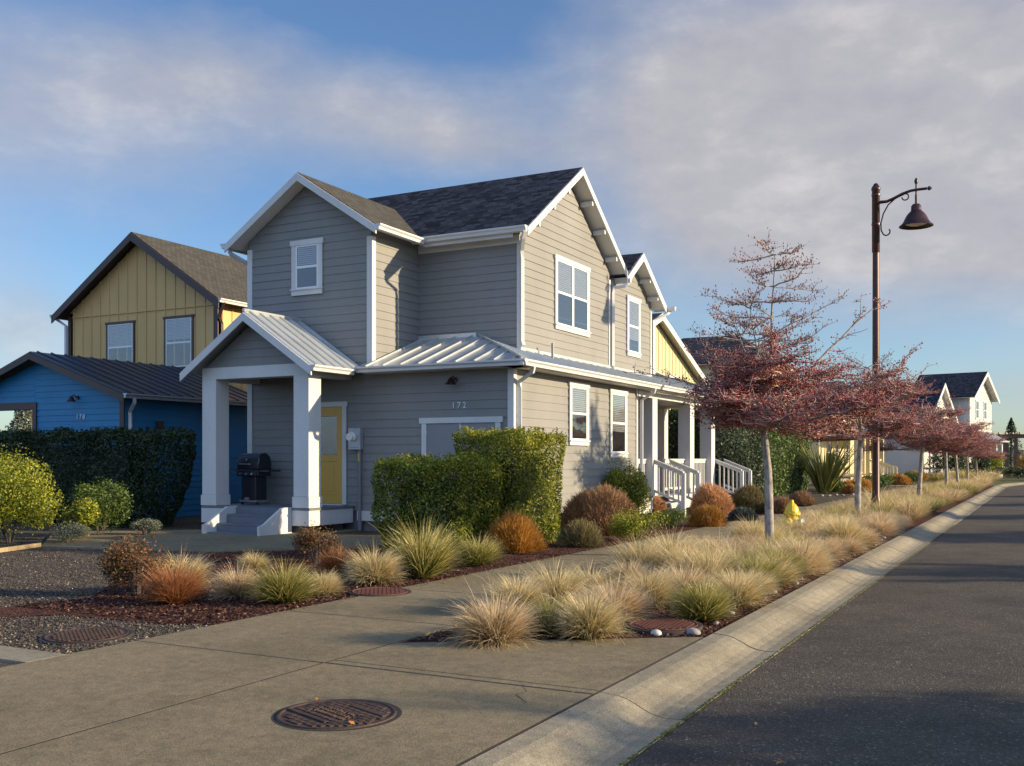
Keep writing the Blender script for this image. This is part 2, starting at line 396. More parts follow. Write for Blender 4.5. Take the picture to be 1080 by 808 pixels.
def window(parent, F, u0, u1, z0, z1, trim='trim_white', tw=.09, sash='window_vinyl', double=False, blinds=(0, 1), local=False, mid=True, head=.03):
    """casing (the window) with sash bars, glass, blinds and a dark room behind as sub-parts"""
    m = MB()
    m.box(u0-head, u1+head, .02, .062, z1-tw, z1, F); m.box(u0+.001, u1-.001, .02, .055, z0, z0+tw, F)
    m.box(u0-.02, u1+.02, .02, .08, z0+tw-.004, z0+tw+.022, F)
    m.box(u0, u0+tw, .02, .05, z0+tw+.022, z1-tw, F); m.box(u1-tw, u1, .02, .05, z0+tw+.022, z1-tw, F)
    w = m.build('window', trim, parent, local)
    a0, a1, b0, b1 = u0+tw, u1-tw, z0+tw+.022, z1-tw
    s = MB(); e = .035
    s.box(a0, a1, .018, .044, b1-e, b1, F); s.box(a0, a1, .018, .044, b0, b0+e, F)
    s.box(a0, a0+e, .018, .044, b0+e, b1-e, F); s.box(a1-e, a1, .018, .044, b0+e, b1-e, F)
    mz = (b0+b1)/2
    if double: c = (a0+a1)/2; s.box(c-.045, c+.045, .018, .047, b0+e, b1-e, F)
    if mid:
        for (p, q) in (((a0+e, (a0+a1)/2-.045), ((a0+a1)/2+.045, a1-e)) if double else ((a0+e, a1-e),)):
            s.box(p, q, .018, .046, mz-.025, mz+.025, F)
    sb = s.build('sash', sash, w, local)
    if local: sb.location = (0, 0, 0)
    g = MB(); g.box(a0+e, a1-e, .034, .038, b0+e, b1-e, F); g.build('pane', 'glass', w, local)
    bk = MB(); bk.box(a0+.01, a1-.01, .0175, .0195, b0+.01, b1-.01, F); bk.build('dark_room', 'interior_dark', w, local)
    if blinds:
        bl = MB(); lo = b0+(b1-b0)*blinds[0]; hi = b1-.03; z = lo+.03
        while z < hi:
            bl.box(a0+e+.01, a1-e-.01, .022, .030, z, z+.030, F); z += .042
        bl.build('blind', 'blind_slat', w, local)
    return w
def text_mesh(parent, s, size, loc, rot, mat, name='house_number', extr=.008, spacing=1.15):
    cu = bpy.data.curves.new('txt', 'FONT'); cu.body = s; cu.size = size; cu.extrude = extr; cu.align_x = 'CENTER'; cu.space_character = spacing
    ob = bpy.data.objects.new('txt', cu); COL.objects.link(ob)
    dg = bpy.context.evaluated_depsgraph_get(); me = bpy.data.meshes.new_from_object(ob.evaluated_get(dg))
    COL.objects.unlink(ob); bpy.data.objects.remove(ob)
    me.materials.clear(); me.materials.append(MATS[mat])
    o = bpy.data.objects.new(name, me); link(o, parent); o.location = Vector(loc)-(world_loc(parent) if parent else Vector()); o.rotation_euler = rot
    return o
# ------------------------------------------------------------------ numpy mesh makers for plants
def np_mesh(name, V, Fq, rnd=None, mat=None, parent=None, smooth=False):
    me = bpy.data.meshes.new(name); V = np.asarray(V, dtype=np.float32); Fq = np.asarray(Fq, dtype=np.int32); k = Fq.shape[1]
    me.vertices.add(len(V)); me.vertices.foreach_set('co', V.ravel())
    me.loops.add(Fq.size); me.loops.foreach_set('vertex_index', Fq.ravel())
    me.polygons.add(len(Fq)); me.polygons.foreach_set('loop_start', np.arange(0, Fq.size, k, dtype=np.int32))
    me.update(calc_edges=True)
    if rnd is not None:
        at = me.attributes.new('rnd', 'FLOAT', 'FACE'); at.data.foreach_set('value', np.asarray(rnd, dtype=np.float32))
    if smooth: me.polygons.foreach_set('use_smooth', np.ones(len(Fq), dtype=bool))
    if mat: me.materials.append(MATS[mat])
    o = bpy.data.objects.new(name, me); link(o, parent)
    return o
def unit(v): return v/np.maximum(np.linalg.norm(v, axis=1, keepdims=True), 1e-9)
def leaves(C, N, size, rng, spread=.9, aspect=.5):
    """one pointed leaf per centre C, roughly facing N"""
    n = len(C); nn = unit(N+rng.normal(0, spread, (n, 3)))
    a = unit(np.cross(nn, rng.normal(0, 1, (n, 3)))); b = np.cross(nn, a)
    s = (size*rng.uniform(.6, 1.3, n))[:, None]
    tip = C+a*s; base = C-a*s; fold = nn*s*.25
    l_ = C+b*s*aspect+fold; r_ = C-b*s*aspect+fold
    V = np.stack([base, l_, tip, r_], 1).reshape(-1, 3); F = np.arange(4*n).reshape(-1, 4)
    return V, F
def lumps(P, rng, k=3, amp=1.0, f=2.0):
    out = np.zeros(len(P))
    for i in range(k):
        d = rng.normal(0, 1, 3); d = d/np.linalg.norm(d)*f*(1+.7*i); out += np.sin(P@d+rng.uniform(0, 6.28))/(1+.5*i)
    return out*amp/k
def hedge(name, sx, sy, h, n, label, cat, mat='leaf_hedge', size=.022, seed=1, loc=(0, 0, 0), rz=0, undercut=0, group=None, rnd_top=True, lump=.27):
    """clipped block of foliage, origin at the middle of its base"""
    rng = np.random.default_rng(seed); t = thing(name, label, cat, loc, group, rz)
    A = [sy*h, sy*h, sx*h, sx*h, sx*sy]; tot = sum(A); V = []; Nn = []
    for i, a in enumerate(A):
        k = int(n*a/tot); p = rng.uniform(0, 1, (k, 2)); dep = rng.exponential(.075, k)
        if i < 2:
            s = 1 if i == 0 else -1; P = np.stack([s*(sx/2-dep), (p[:, 0]-.5)*sy, p[:, 1]*h], 1); N0 = (s, 0, .3)
        elif i < 4:
            s = 1 if i == 2 else -1; P = np.stack([(p[:, 0]-.5)*sx, s*(sy/2-dep), p[:, 1]*h], 1); N0 = (0, s, .3)
        else: P = np.stack([(p[:, 0]-.5)*sx, (p[:, 1]-.5)*sy, h-dep], 1); N0 = (0, 0, 1)
        V.append(P); Nn.append(np.tile(N0, (k, 1)))
    P = np.concatenate(V); N = np.concatenate(Nn).astype(float)
    # rounded edges, lumps, a narrower foot
    q = np.abs(P[:, 0])/(sx/2); q2 = np.abs(P[:, 1])/(sy/2); zt = P[:, 2]/h
    rd = np.clip(q-.8, 0, 1)*np.clip(q2-.7, 0, 1)*3
    P[:, :2] *= (1-.35*np.clip(rd, 0, .3))[:, None]
    edge = np.clip(np.maximum(q, q2)-.85, 0, 1)*np.clip(zt-.85, 0, 1); P[:, 2] -= edge*2.0*h*.25
    lm = lumps(P, rng, 4, lump, 4.5); P += unit(N)*lm[:, None]
    foot = 1-(.10+undercut)*np.clip(1-zt*1.6, 0, 1)**1.2; P[:, 0] *= foot; P[:, 1] *= 1-.10*np.clip(1-zt*1.6, 0, 1)
    P[:, 2] += rng.exponential(.02, len(P))*(zt > .9)
    # a few shoots stick out of the top
    ks = int(46*sx*sy)+8; S = []
    for i in range(ks):
        c = np.array([rng.uniform(-.45, .45)*sx, rng.uniform(-.45, .45)*sy, h]); hh = rng.uniform(.04, .17)
        mm = int(hh*110); S.append(c+np.stack([rng.normal(0, .015, mm), rng.normal(0, .015, mm), rng.uniform(-.03, hh, mm)], 1))
    S = np.concatenate(S); P = np.concatenate([P, S]); N = np.concatenate([N, np.tile((0, 0, 1.), (len(S), 1))])
    P[:, 2] = np.maximum(P[:, 2], .02)
    Vv, F = leaves(P, N, size, rng)
    r = rng.uniform(0, .75, len(P)); top = np.clip((P[:, 2]/h-.8)/.2, 0, 1)
    if rnd_top: r = r+top*.28*rng.uniform(.2, 1, len(P))      # leaf colour turns yellower near the top
    np_mesh('foliage', Vv, F, np.clip(r, 0, 1), mat, t)
    ic = MB(); ic.box(-sx/2*.62, sx/2*.62, -sy/2+.26, sy/2-.26, .10, h-.28); ic.build('dark_core', 'leaf_dark', t, True, bevel=.08); m = MB()  # solid dark block added inside to keep light from passing through
    for i in range(7): m.tube([(rng.uniform(-.35, .35)*sx, rng.uniform(-.3, .3)*sy, 0), (rng.uniform(-.35, .35)*sx, rng.uniform(-.3, .3)*sy, h*.5)], .018, 5)
    m.build('branches', 'bark_brown', t, True)
    return t
def bush(name, rx, ry, h, n, label, cat, mat='leaf_mid', size=.02, seed=1, loc=(0, 0, 0), lobes=7, rough=.16, group=None, twigs=True, base=.0):
    rng = np.random.default_rng(seed); t = thing(name, label, cat, loc, group)
    cen = [np.array([0, 0, h*.5])]; rad = [np.array([rx*.8, ry*.8, h*.5])]
    for i in range(lobes):
        a = rng.uniform(0, 6.28); e = rng.uniform(.1, 1)
        cen.append(np.array([math.cos(a)*rx*.5, math.sin(a)*ry*.5, h*(.28+.42*e)])); rad.append(np.array([rx*rng.uniform(.35, .5), ry*rng.uniform(.35, .5), h*rng.uniform(.22, .3)]))
    P = []; N = []
    for c, r_ in zip(cen, rad):
        k = int(n/(lobes+1)); d = unit(rng.normal(0, 1, (k, 3))); rr = 1-rng.exponential(rough, k); rr = np.clip(rr, .2, 1.08)
        P.append(c+d*r_*rr[:, None]); N.append(d)
    P = np.concatenate(P); N = np.concatenate(N); P[:, 2] = np.clip(P[:, 2], base+.02, None)
    P += rng.normal(0, .012, P.shape)
    V, F = leaves(P, N, size, rng)
    np_mesh('foliage', V, F, np.clip(rng.uniform(0, .8, len(P))+.15*np.clip(N[:, 2], 0, 1), 0, 1), mat, t)
    if twigs:
        m = MB()
        for i in range(14):
            a = rng.uniform(0, 6.28); q = rng.uniform(.4, .85)
            m.tube([(math.cos(a)*.04, math.sin(a)*.04, 0), (math.cos(a)*rx*q*.4, math.sin(a)*ry*q*.4, h*.4), (math.cos(a)*rx*q*.75, math.sin(a)*ry*q*.75, h*rng.uniform(.5, .85))], [.014, .009, .003], 4)
        m.build('stems', 'bark_brown', t, True)
    return t
def blades(n, rng, rad, L0, L1, lean0, lean1, w, segs=4, droop=.9, rootr=.3, curl=.2):
    """arching grass blades"""
    a = rng.uniform(0, 2*math.pi, n); q = np.sqrt(rng.uniform(0, 1, n))
    root = np.stack([np.cos(a)*q*rad*rootr, np.sin(a)*q*rad*rootr, np.zeros(n)], 1)
    a2 = a+rng.normal(0, .75, n); ph = rng.uniform(0, 6.28, 3); lump = 1+.13*np.sin(a*2+ph[0])+.10*np.sin(a*5+ph[1]); lean = lean0+(lean1-lean0)*q**.8*rng.uniform(.5, 1.1, n)
    L = rng.uniform(L0, L1, n)*np.clip(lump, .7, 1.25)*np.where(rng.uniform(0, 1, n) < .03, 1.25, 1); ang = lean.copy(); p = root.copy(); side = np.stack([-np.sin(a2), np.cos(a2), np.zeros(n)], 1)
    rows = []; ww = w*rng.uniform(.6, 1.4, n)
    tw = rng.uniform(-1, 1, n)
    for i in range(segs+1):
        t = i/segs; k = (1-t)**.7*.5+.02
        rows.append(p-side*(ww*k)[:, None]); rows.append(p+side*(ww*k)[:, None])
        d = np.stack([np.cos(a2)*np.sin(ang), np.sin(a2)*np.sin(ang), np.cos(ang)], 1)
        p = p+d*(L/segs)[:, None]; ang = ang+droop*rng.uniform(.4, 1.3, n)/segs*(.4+t*1.4); a2 = a2+rng.normal(0, curl, n)/segs
        side = np.stack([-np.sin(a2+tw), np.cos(a2+tw), np.sin(tw)*.5], 1); side = unit(side)
    V = np.stack(rows, 1); m = 2*(segs+1); V = V.reshape(-1, 3)
    base = (np.arange(n)*m)[:, None]
    F = np.concatenate([np.stack([base[:, 0]+2*i, base[:, 0]+2*i+1, base[:, 0]+2*i+3, base[:, 0]+2*i+2], 1)[:, None, :] for i in range(segs)], 1).reshape(-1, 4)
    V[:, 2] = np.maximum(V[:, 2], .008)
    return V, F, n, segs
def grass(name, n, rad, L0, L1, lean, w, mat, seed, label='', cat='grass clump', droop=.9, heads=0, segs=4, group=None, tipshift=.45):
    rng = np.random.default_rng(seed); t = thing(name, label, cat, (0, 0, 0), group); t['kind'] = 'thing'
    V, F, n, s = blades(n, rng, rad, L0, L1, .03, lean, w, segs, droop)
    r = np.repeat(rng.uniform(-.12, .52, n), s)+np.tile(np.arange(s)/s*(tipshift+.17), n)       # straw-coloured tips are real; bases are darkened further as painted shade
    np_mesh('blades', V, F, np.clip(r, 0, 1), mat, t)
    if heads:
        V, F, k, s = blades(heads, rng, rad, L1*.80, L1*1.05, .05, lean*.95, w*.8, 4, droop*.7)
        np_mesh('seed_heads', V, F, np.repeat(rng.uniform(.55, 1, heads), s), mat, t)
    return t
def dome(name, rx, h, n, mat, seed, label, cat, loc, ln=.10, w=.006, group=None, ry=None, fuzz=.25):
    """dense rounded mound of fine upright shoots (heath, sedge)"""
    rng = np.random.default_rng(seed); t = thing(name, label, cat, loc, group); ry = ry or rx
    d = unit(rng.normal(0, 1, (n, 3))); d[:, 2] = np.abs(d[:, 2])
    lm = 1+lumps(d*3, rng, 4, .20, 1.6)
    P = d*np.array([rx, ry, h])*(lm*(1-rng.exponential(.09, n)))[:, None]; P[:, 2] = np.maximum(P[:, 2]-ln*.6, .0)
    dirv = unit(d*np.array([.8, .8, .4])+np.array([0, 0, .75])+rng.normal(0, fuzz+.12, (n, 3)))
    side = unit(np.cross(dirv, rng.normal(0, 1, (n, 3))))*w*.5; L = (ln*rng.uniform(.5, 1.5, n))[:, None]
    b = P-dirv*L*.4; m_ = P+dirv*L*.3+rng.normal(0, .004, P.shape); e = P+dirv*L
    V = np.stack([b-side, b+side, m_+side, m_-side, e+side*.3, e-side*.3], 1).reshape(-1, 3)
    k = (np.arange(n)*6)[:, None]; F = np.concatenate([k+np.array([0, 1, 2, 3]), k+np.array([3, 2, 4, 5])], 1).reshape(-1, 4)
    np_mesh('shoots', V, F, np.repeat(np.clip(rng.uniform(0, .8, n)+.15*d[:, 2], 0, 1), 2), mat, t)
    m = MB(); m.lathe([(rx*.55, 0), (rx*.72, h*.2), (rx*.68, h*.45), (rx*.42, h*.68), (.01, h*.76)], n=14)
    co = m.build('woody_core', 'bark_brown', t, True); co.scale = (1, ry/rx, 1)
    return t
def seg_tubes(S, n):
    """S rows: p0(3) p1(3) r0 r1"""
    S = np.asarray(S, dtype=float); k = len(S); p0, p1, r0, r1 = S[:, :3], S[:, 3:6], S[:, 6], S[:, 7]
    t = unit(p1-p0); ref = np.where(np.abs(t[:, 2:3]) > .9, np.array([[1., 0, 0]]), np.array([[0, 0, 1.]]))
    a = unit(np.cross(t, ref)); b = np.cross(t, a); V = []
    for r_, p in ((r0, p0), (r1, p1)):
        for j in range(n):
            w = 2*math.pi*j/n; V.append(p+r_[:, None]*(math.cos(w)*a+math.sin(w)*b))
    V = np.stack(V, 1).reshape(-1, 3); base = (np.arange(k)*2*n)[:, None]
    F = np.stack([np.concatenate([base+j, base+(j+1) % n, base+n+(j+1) % n, base+n+j], 1) for j in range(n)], 1).reshape(-1, 4)
    return V, F
def octs(C, rad, rng, squash=1.0):
    n = len(C); r = (rad*rng.uniform(.6, 1.4, n))[:, None, None]
    D = np.array([[1, 0, 0], [0, 1, 0], [-1, 0, 0], [0, -1, 0], [0, 0, 1], [0, 0, -1]], dtype=float)
    a = rng.uniform(0, 6.28, n); rot = np.zeros((n, 3, 3)); rot[:, 0, 0] = np.cos(a); rot[:, 0, 1] = -np.sin(a); rot[:, 1, 0] = np.sin(a); rot[:, 1, 1] = np.cos(a); rot[:, 2, 2] = squash
    Vv = np.einsum('nij,kj->nki', rot, D)*r*rng.uniform(.7, 1.3, (n, 6, 1)) + C[:, None, :]
    T = np.array([[0, 1, 4], [1, 2, 4], [2, 3, 4], [3, 0, 4], [1, 0, 5], [2, 1, 5], [3, 2, 5], [0, 3, 5]])
    F = (np.arange(n)*6)[:, None, None]+T[None]
    return Vv.reshape(-1, 3), F.reshape(-1, 3)
def thorn_tree(name, label, seed, trunk_h=1.95, crown_r=1.7, dense_top=2.95, top=4.4, group=None, tall=True, nscaf=13, twigmul=1.0, arm=None, berries=3800, lean=0, bias=None):
    """small winter street tree: pale trunk, flat tiers of crooked twigs with red buds and berries"""
    rng = np.random.default_rng(seed); t = thing(name, label, 'tree', (0, 0, 0), group)
    big = []; fine = []; bud = []; top_bud = []
    def crook(p, d, L, r0, r1, segs, wob, store, flat=0., rise=0.):
        pts = [p]; p = np.array(p, float); d = np.array(d, float); d /= np.linalg.norm(d)
        for i in range(segs):
            d = d+rng.normal(0, wob, 3); d[2] = max(d[2]*(1-flat)+rise, -.10); d /= np.linalg.norm(d)
            q = p+d*L/segs; ra = r0+(r1-r0)*i/segs; rb = r0+(r1-r0)*(i+1)/segs
            store.append((*p, *q, ra, rb)); p = q; pts.append(p)
        return pts, d
    def twigs(pts, L, depth):
        for i in range(1, len(pts)):
            for k in range(int(rng.poisson(1.45*twigmul)) + (1 if depth == 0 else 0)):
                p = pts[i-1]+(pts[i]-pts[i-1])*rng.uniform(0, 1); seg = pts[i]-pts[i-1]
                side = np.cross(seg, (0, 0, 1)); side = side/(np.linalg.norm(side)+1e-6)*rng.choice([-1, 1])
                d = seg/np.linalg.norm(seg)*.5+side*rng.uniform(.3, 1.1)+np.array([0, 0, rng.normal(.22, .5)])
                ll = L*rng.uniform(.5, 1.2)
                q, dd = crook(p, d, ll, .0058 if depth else .010, .0028, 3 if depth else 5, .3, fine, .12)
                if depth < 1: twigs(q, L*.42, depth+1)
                for z in range(rng.integers(4, 8)):
                    s = rng.integers(1, len(q)); bud.append(q[s]+rng.normal(0, .024, 3))
    tr, _ = crook((0, 0, 0), (lean, 0, 1), trunk_h, .075, .052, 6, .022, big, 0)
    topp = tr[-1]
    stem, _ = crook(topp, (rng.normal(0, .05), rng.normal(0, .05), 1), (.80 if bias else 1.0), .050, .024, 8, .05, big, 0)
    for i in range(nscaf):
        a = 2*math.pi*i/nscaf*1.618*2+rng.normal(0, .2); hh = rng.uniform(-.12, .25); L = crown_r*rng.uniform(.75, 1.1)
        hs_ = int(rng.integers(0, 8)) if i % 3 else 0; st = stem[hs_] if hs_ else topp+np.array([0, 0, min(hh, 0)])
        el = rng.uniform(.05, .6); L *= 1-.055*hs_
        if bias:
            k_ = math.cos(a)*bias[0]+math.sin(a)*bias[1]; L *= 1+.32*k_; el += max(0, -k_)*.3
        q, d = crook(st, (math.cos(a), math.sin(a), el), L, .024, .008, 9, .19, big, .03)
        twigs(q[1:], .46, 0)
        for k in range(3):
            s = rng.integers(2, 7); aa = a+rng.choice([-1, 1])*rng.uniform(.5, 1.1)
            q2, _ = crook(q[s], (math.cos(aa), math.sin(aa), rng.uniform(.05, .7)), L*rng.uniform(.35, .6), .016, .006, 6, .22, big, .03)
            twigs(q2, .40, 0)
    if tall:      # leaders with open tiers above the dense skirt
        for j in range(3):
            a = j*2.1+rng.uniform(0, 1); H = (top-trunk_h)*(.98 if j == 0 else rng.uniform(.6, .85))
            q, d = crook(topp, (math.cos(a)*.13, math.sin(a)*.13, 1), H, .034 if j == 0 else .024, .007, 11, .05, big, 0)
            for i in range(5, len(q)):
                if rng.uniform() < (1 if j == 0 else .75):
                    for z in range(3 if j == 0 else 2):
                        aa = rng.uniform(0, 6.28); f = 1-(i/len(q))*.62
                        q2, _ = crook(q[i], (math.cos(aa), math.sin(aa), rng.uniform(-.05, .28)), 1.5*f*rng.uniform(.5, 1.1), .011, .004, 7, .16, big, .04)
                        s0 = len(bud)
                        for sgi in range(2, len(q2)):
                            for y in range(rng.integers(3, 6)):
                                pd = q2[sgi]-q2[sgi-1]; sd = np.cross(pd, (0, 0, 1)); sd = sd/(np.linalg.norm(sd)+1e-6)*rng.choice([-1, 1])
                                q3, _ = crook(q2[sgi], pd/np.linalg.norm(pd)*.5+sd*rng.uniform(.2, .9)+np.array([0, 0, rng.normal(.3, .2)]), rng.uniform(.10, .26), .004, .0018, 3, .25, fine, .05)
                                for s in range(1, 4):
                                    for w in range(1): top_bud.append(q3[s]+rng.normal(0, .016, 3))
    if arm:
        for (ax, ay, az, L) in arm:
            q, d = crook(topp+np.array([0, 0, .1]), (ax, ay, az), L, .03, .008, 10, .06, big, .05)
            twigs(q[6:], .30, 1)
            for k in range(5, len(q)):
                q2, _ = crook(q[k], d+rng.normal(0, .4, 3), .45, .008, .003, 4, .2, fine, .1); twigs(q2, .16, 1)
    nb = np.array([b for b in big]); thick = nb[nb[:, 6] >= .0]; V, F = seg_tubes(thick, 7)
    np_mesh('trunk', V, F, None, 'bark_grey', t, True)
    V, F = seg_tubes(fine, 3); np_mesh('crown', V, F, None, 'bark_twig', t)
    if top_bud:
        TB = np.array(top_bud); V, F = octs(TB, .0095, rng, 1.3); np_mesh('buds', V, F, np.repeat(rng.uniform(0, .8, len(TB)), 8), 'bud_brown', t)['kind'] = 'stuff'
    B = np.array(bud)
    if len(B) > berries: B = B[rng.permutation(len(B))[:berries]]
    V, F = octs(B, .0135, rng, .8); np_mesh('berries', V, F, np.repeat(rng.uniform(0, 1, len(B)), 8), 'berry_red', t)['kind'] = 'stuff'
    return t
# ================================================================== camera, sun, sky
cam = bpy.data.cameras.new('camera'); co = bpy.data.objects.new('camera', cam); COL.objects.link(co)
co.location = (0, 0, EYE); co.rotation_euler = (R(90), 0, YAW); cam.sensor_width = 36; cam.lens = 1068/1080*36; cam.shift_y = 80/1080
cam.clip_start = .05; cam.clip_end = 6000; scene.camera = co
sd = bpy.data.lights.new('sun', 'SUN'); sd.energy = 5.0; sd.angle = R(.6); sd.color = (1.0, .80, .52)
so = bpy.data.objects.new('sun', sd); COL.objects.link(so)
sv = Vector((math.cos(SUN_EL)*math.cos(SUN_AZ), math.cos(SUN_EL)*math.sin(SUN_AZ), math.sin(SUN_EL)))
so.rotation_euler = sv.to_track_quat('Z', 'Y').to_euler(); so.location = (20, 5, 20)
w = bpy.data.worlds.new('World'); scene.world = w; w.use_nodes = True
n = w.node_tree.nodes; l = w.node_tree.links; bg = n['Background']
sky = n.new('ShaderNodeTexSky'); sky.sky_type = 'NISHITA'; sky.sun_disc = False; sky.sun_elevation = SUN_EL
sky.sun_rotation = math.pi/2-SUN_AZ; sky.air_density = 1.0; sky.dust_density = .6; sky.ozone_density = 2.0
SKY_S = .10
tc = n.new('ShaderNodeTexCoord').outputs['Generated']
sep = n.new('ShaderNodeSeparateXYZ'); l.new(tc, sep.inputs[0])
def M(op, a, b=None, c=None, clampv=False):
    x = n.new('ShaderNodeMath'); x.operation = op; x.use_clamp = clampv
    for i, v in enumerate((a, b, c)):
        if v is None: continue
        if isinstance(v, (int, float)): x.inputs[i].default_value = v
        else: l.new(v, x.inputs[i])
    return x.outputs[0]
azm = M('ARCTAN2', sep.outputs[0], sep.outputs[1]); elv = M('ARCSINE', sep.outputs[2])
cmb = n.new('ShaderNodeCombineXYZ'); l.new(azm, cmb.inputs[0]); l.new(M('MULTIPLY', elv, 1.9), cmb.inputs[1])
n1 = noise(n, l, 2.6, 9, .58, cmb.outputs[0]); n2 = noise(n, l, 7.5, 8, .6, cmb.outputs[0])
nn = M('ADD', M('MULTIPLY', n1, .65), M('MULTIPLY', n2, .35))
def sky_dir(px, py):
    u = (px-540)/1068; v = (484-py)/1068; return math.atan(u)-YAW, math.atan(v/math.sqrt(1+u*u))
tot = None
# banks of cloud that stand over the street: (direction, width, height, weight)
for px, py, rx, ry, wt in ((900, 70, 260, 150, .80), (1000, 210, 230, 95, .56), (730, 130, 140, 90, .50), (60, 120, 230, 84, .56), (430, 125, 105, 42, .62), (20, 345, 60, 42, .58),
                           (250, 70, 110, 46, .36), (1090, 415, 90, 26, .40), (530, 160, 90, 26, .34), (1250, 180, 260, 130, .6), (-250, 200, 200, 80, .4), (760, 250, 150, 50, .24)):
    ca, ce = sky_dir(px, py); sa = rx/1068; se = ry/1068
    dx = M('DIVIDE', M('SUBTRACT', azm, ca), sa); dy = M('DIVIDE', M('SUBTRACT', elv, ce), se)
    g = M('MULTIPLY', M('EXPONENT', M('MULTIPLY', M('ADD', M('MULTIPLY', dx, dx), M('MULTIPLY', dy, dy)), -.75)), wt)
    tot = g if tot is None else M('ADD', tot, g)
# elsewhere in the sky: broken cloud
away = M('MULTIPLY', M('ABSOLUTE', M('ADD', azm, .5)), .32, None, True)
tot = M('ADD', tot, M('MULTIPLY', away, .9))
dens = M('MULTIPLY', M('SUBTRACT', M('MULTIPLY_ADD', nn, 1.15, tot), .88), 1.25, None, True)
dens = M('MULTIPLY', M('SMOOTH_MIN', dens, .93, .2), 1.0, None, True)
shade = ramp(n, l, n2, [(.3, (.245, .240, .262)), (.52, (.295, .286, .298)), (.70, (.39, .372, .37))])
# unseen bright cloud added behind and beside the viewer to fill the shade
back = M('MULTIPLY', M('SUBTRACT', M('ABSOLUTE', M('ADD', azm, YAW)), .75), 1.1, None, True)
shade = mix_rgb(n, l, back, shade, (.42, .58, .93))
skyc = mix_rgb(n, l, 1.0, sky.outputs[0], (SKY_S*.70, SKY_S*.82, SKY_S*1.0), 'MULTIPLY')
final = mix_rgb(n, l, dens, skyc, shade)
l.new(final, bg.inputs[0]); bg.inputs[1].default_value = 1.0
vs = scene.view_settings; vs.view_transform = 'Standard'; vs.look = 'None'; vs.gamma = 1; vs.use_curve_mapping = False; vs.exposure = 0.86
scene.cycles.max_bounces = 8; scene.cycles.transparent_max_bounces = 16
# ================================================================== ground, road, kerb, pavement
m = MB(); m.box(-3000, 3000, -1500, 5000, -.40, -.16); struct(m.build('ground', 'lawn_ground'))
# street centre line: straight, then it bends to the right
def street(off):
    pts = [(off, -40), (off, -10), (off, 0), (off, 10), (off, 20), (off, 30), (off, 45), (off, 62)]
    Rr = 26
    for i in range(1, 11):
        a = R(7.0*i); pts.append((3.2+Rr-(Rr+3.2-off)*math.cos(a)+0*(off), 62+(Rr+3.2-off)*math.sin(a)))
    a = R(70); ex, ey = pts[-1]; pts.append((ex+60*math.sin(a), ey+60*math.cos(a)))
    return pts
def ribbon(name, mat, prof, z=None, closed=False):
    """sweep (offset, height) pairs along the street"""
    rows = [[(x, y, h) for x, y in street(o)] for o, h in prof]; k = len(rows[0]); V = [p for r_ in rows for p in r_]; F = []
    for i in range(len(rows)-1):
        for j in range(k-1): F.append((i*k+j, i*k+j+1, (i+1)*k+j+1, (i+1)*k+j))
    me = bpy.data.meshes.new(name); me.from_pydata(V, [], F); o = finish(me, name, mat, None, True)
    bm = bmesh.new(); bm.from_mesh(me); bmesh.ops.recalc_face_normals(bm, faces=bm.faces)
    if sum(f.normal.z for f in bm.faces) < 0: bmesh.ops.reverse_faces(bm, faces=bm.faces)
    bm.to_mesh(me); bm.free(); return o
struct(ribbon('road', 'asphalt', [(-1.93, -.104), (0, -.07), (3.2, -.03), (6.4, -.07), (8.33, -.104)]))
# rolled kerb cast in lengths
KP = [(-1.92, -.40), (-1.92, -.097), (-2.03, -.101), (-2.10, -.092), (-2.16, -.072), (-2.23, -.036), (-2.29, -.010), (-2.345, .004), (-2.462, .012), (-2.472, .006), (-2.4745, -.40)]
km = MB(); y = 5.86-2.42*8
while y < 61:
    y2 = min(y+2.42, 61.9); j = random.uniform(-.002, .002)
    a = [(x+j, y+.009, h+(j if h > -.3 else 0)) for x, h in KP]; b = [(x+j, y2-.009, h+(j if h > -.3 else 0)) for x, h in KP]; k = len(KP)
    km.add(a+b, [tuple(range(k)), tuple(range(2*k-1, k-1, -1))]+[(i, (i+1) % k, k+(i+1) % k, k+i) for i in range(k)]); y = y2
struct(km.build('kerb', 'kerb_concrete', bevel=0))
kb = ribbon('kerb_bend', 'kerb_concrete', KP); struct(kb)
bmk = bmesh.new(); bmk.from_mesh(kb.data); bmesh.ops.delete(bmk, geom=[v for v in bmk.verts if v.co.y < 61.8], context='VERTS'); bmk.to_mesh(kb.data); bmk.free()
struct(ribbon('far_kerb', 'kerb_concrete', [(8.32, -.097), (8.5, -.112), (8.65, -.072), (8.8, -.004), (8.87, .006), (8.875, -.4)]))
mm = MB(); mm.box(8.876, 60, -40, 62, -.35, -.004); struct(mm.build('far_verge', 'lawn_ground'))
mm = MB(); mm.box(10.9, 12.8, -40, 60, -.2, .018); struct(mm.build('far_pavement', 'concrete'))
def slab(name, mat, polys, z0, z1, bev=.002):
    m = MB()
    for p in polys: m.extrude([(x, y, z0) for x, y in p], (0, 0, z1-z0))
    return struct(m.build(name, mat, bevel=bev))
g_ = .0095
def rect(x0, x1, y0, y1): return [(x0+g_, y0+g_), (x1-g_, y0+g_), (x1-g_, y1-g_), (x0+g_, y1-g_)]
panels = []
for (ya, yb) in ((-9, -5.5), (-5.5, -1.8), (-1.8, 2.1), (2.1, 5.78)):
    panels += [rect(-6.47, -4.57, ya, yb), rect(-4.57, -2.478, ya, yb)]
panels.append([(-4.57+g_, 5.80), (-2.487, 5.80), (-2.487, 5.885), (-4.57+g_, 5.885)])
panels.append([(-4.57+g_, 5.90), (-2.487, 5.90), (-2.487, 8.06), (-4.57+g_, 6.67)])
yb = 5.78; ends = [7.6]
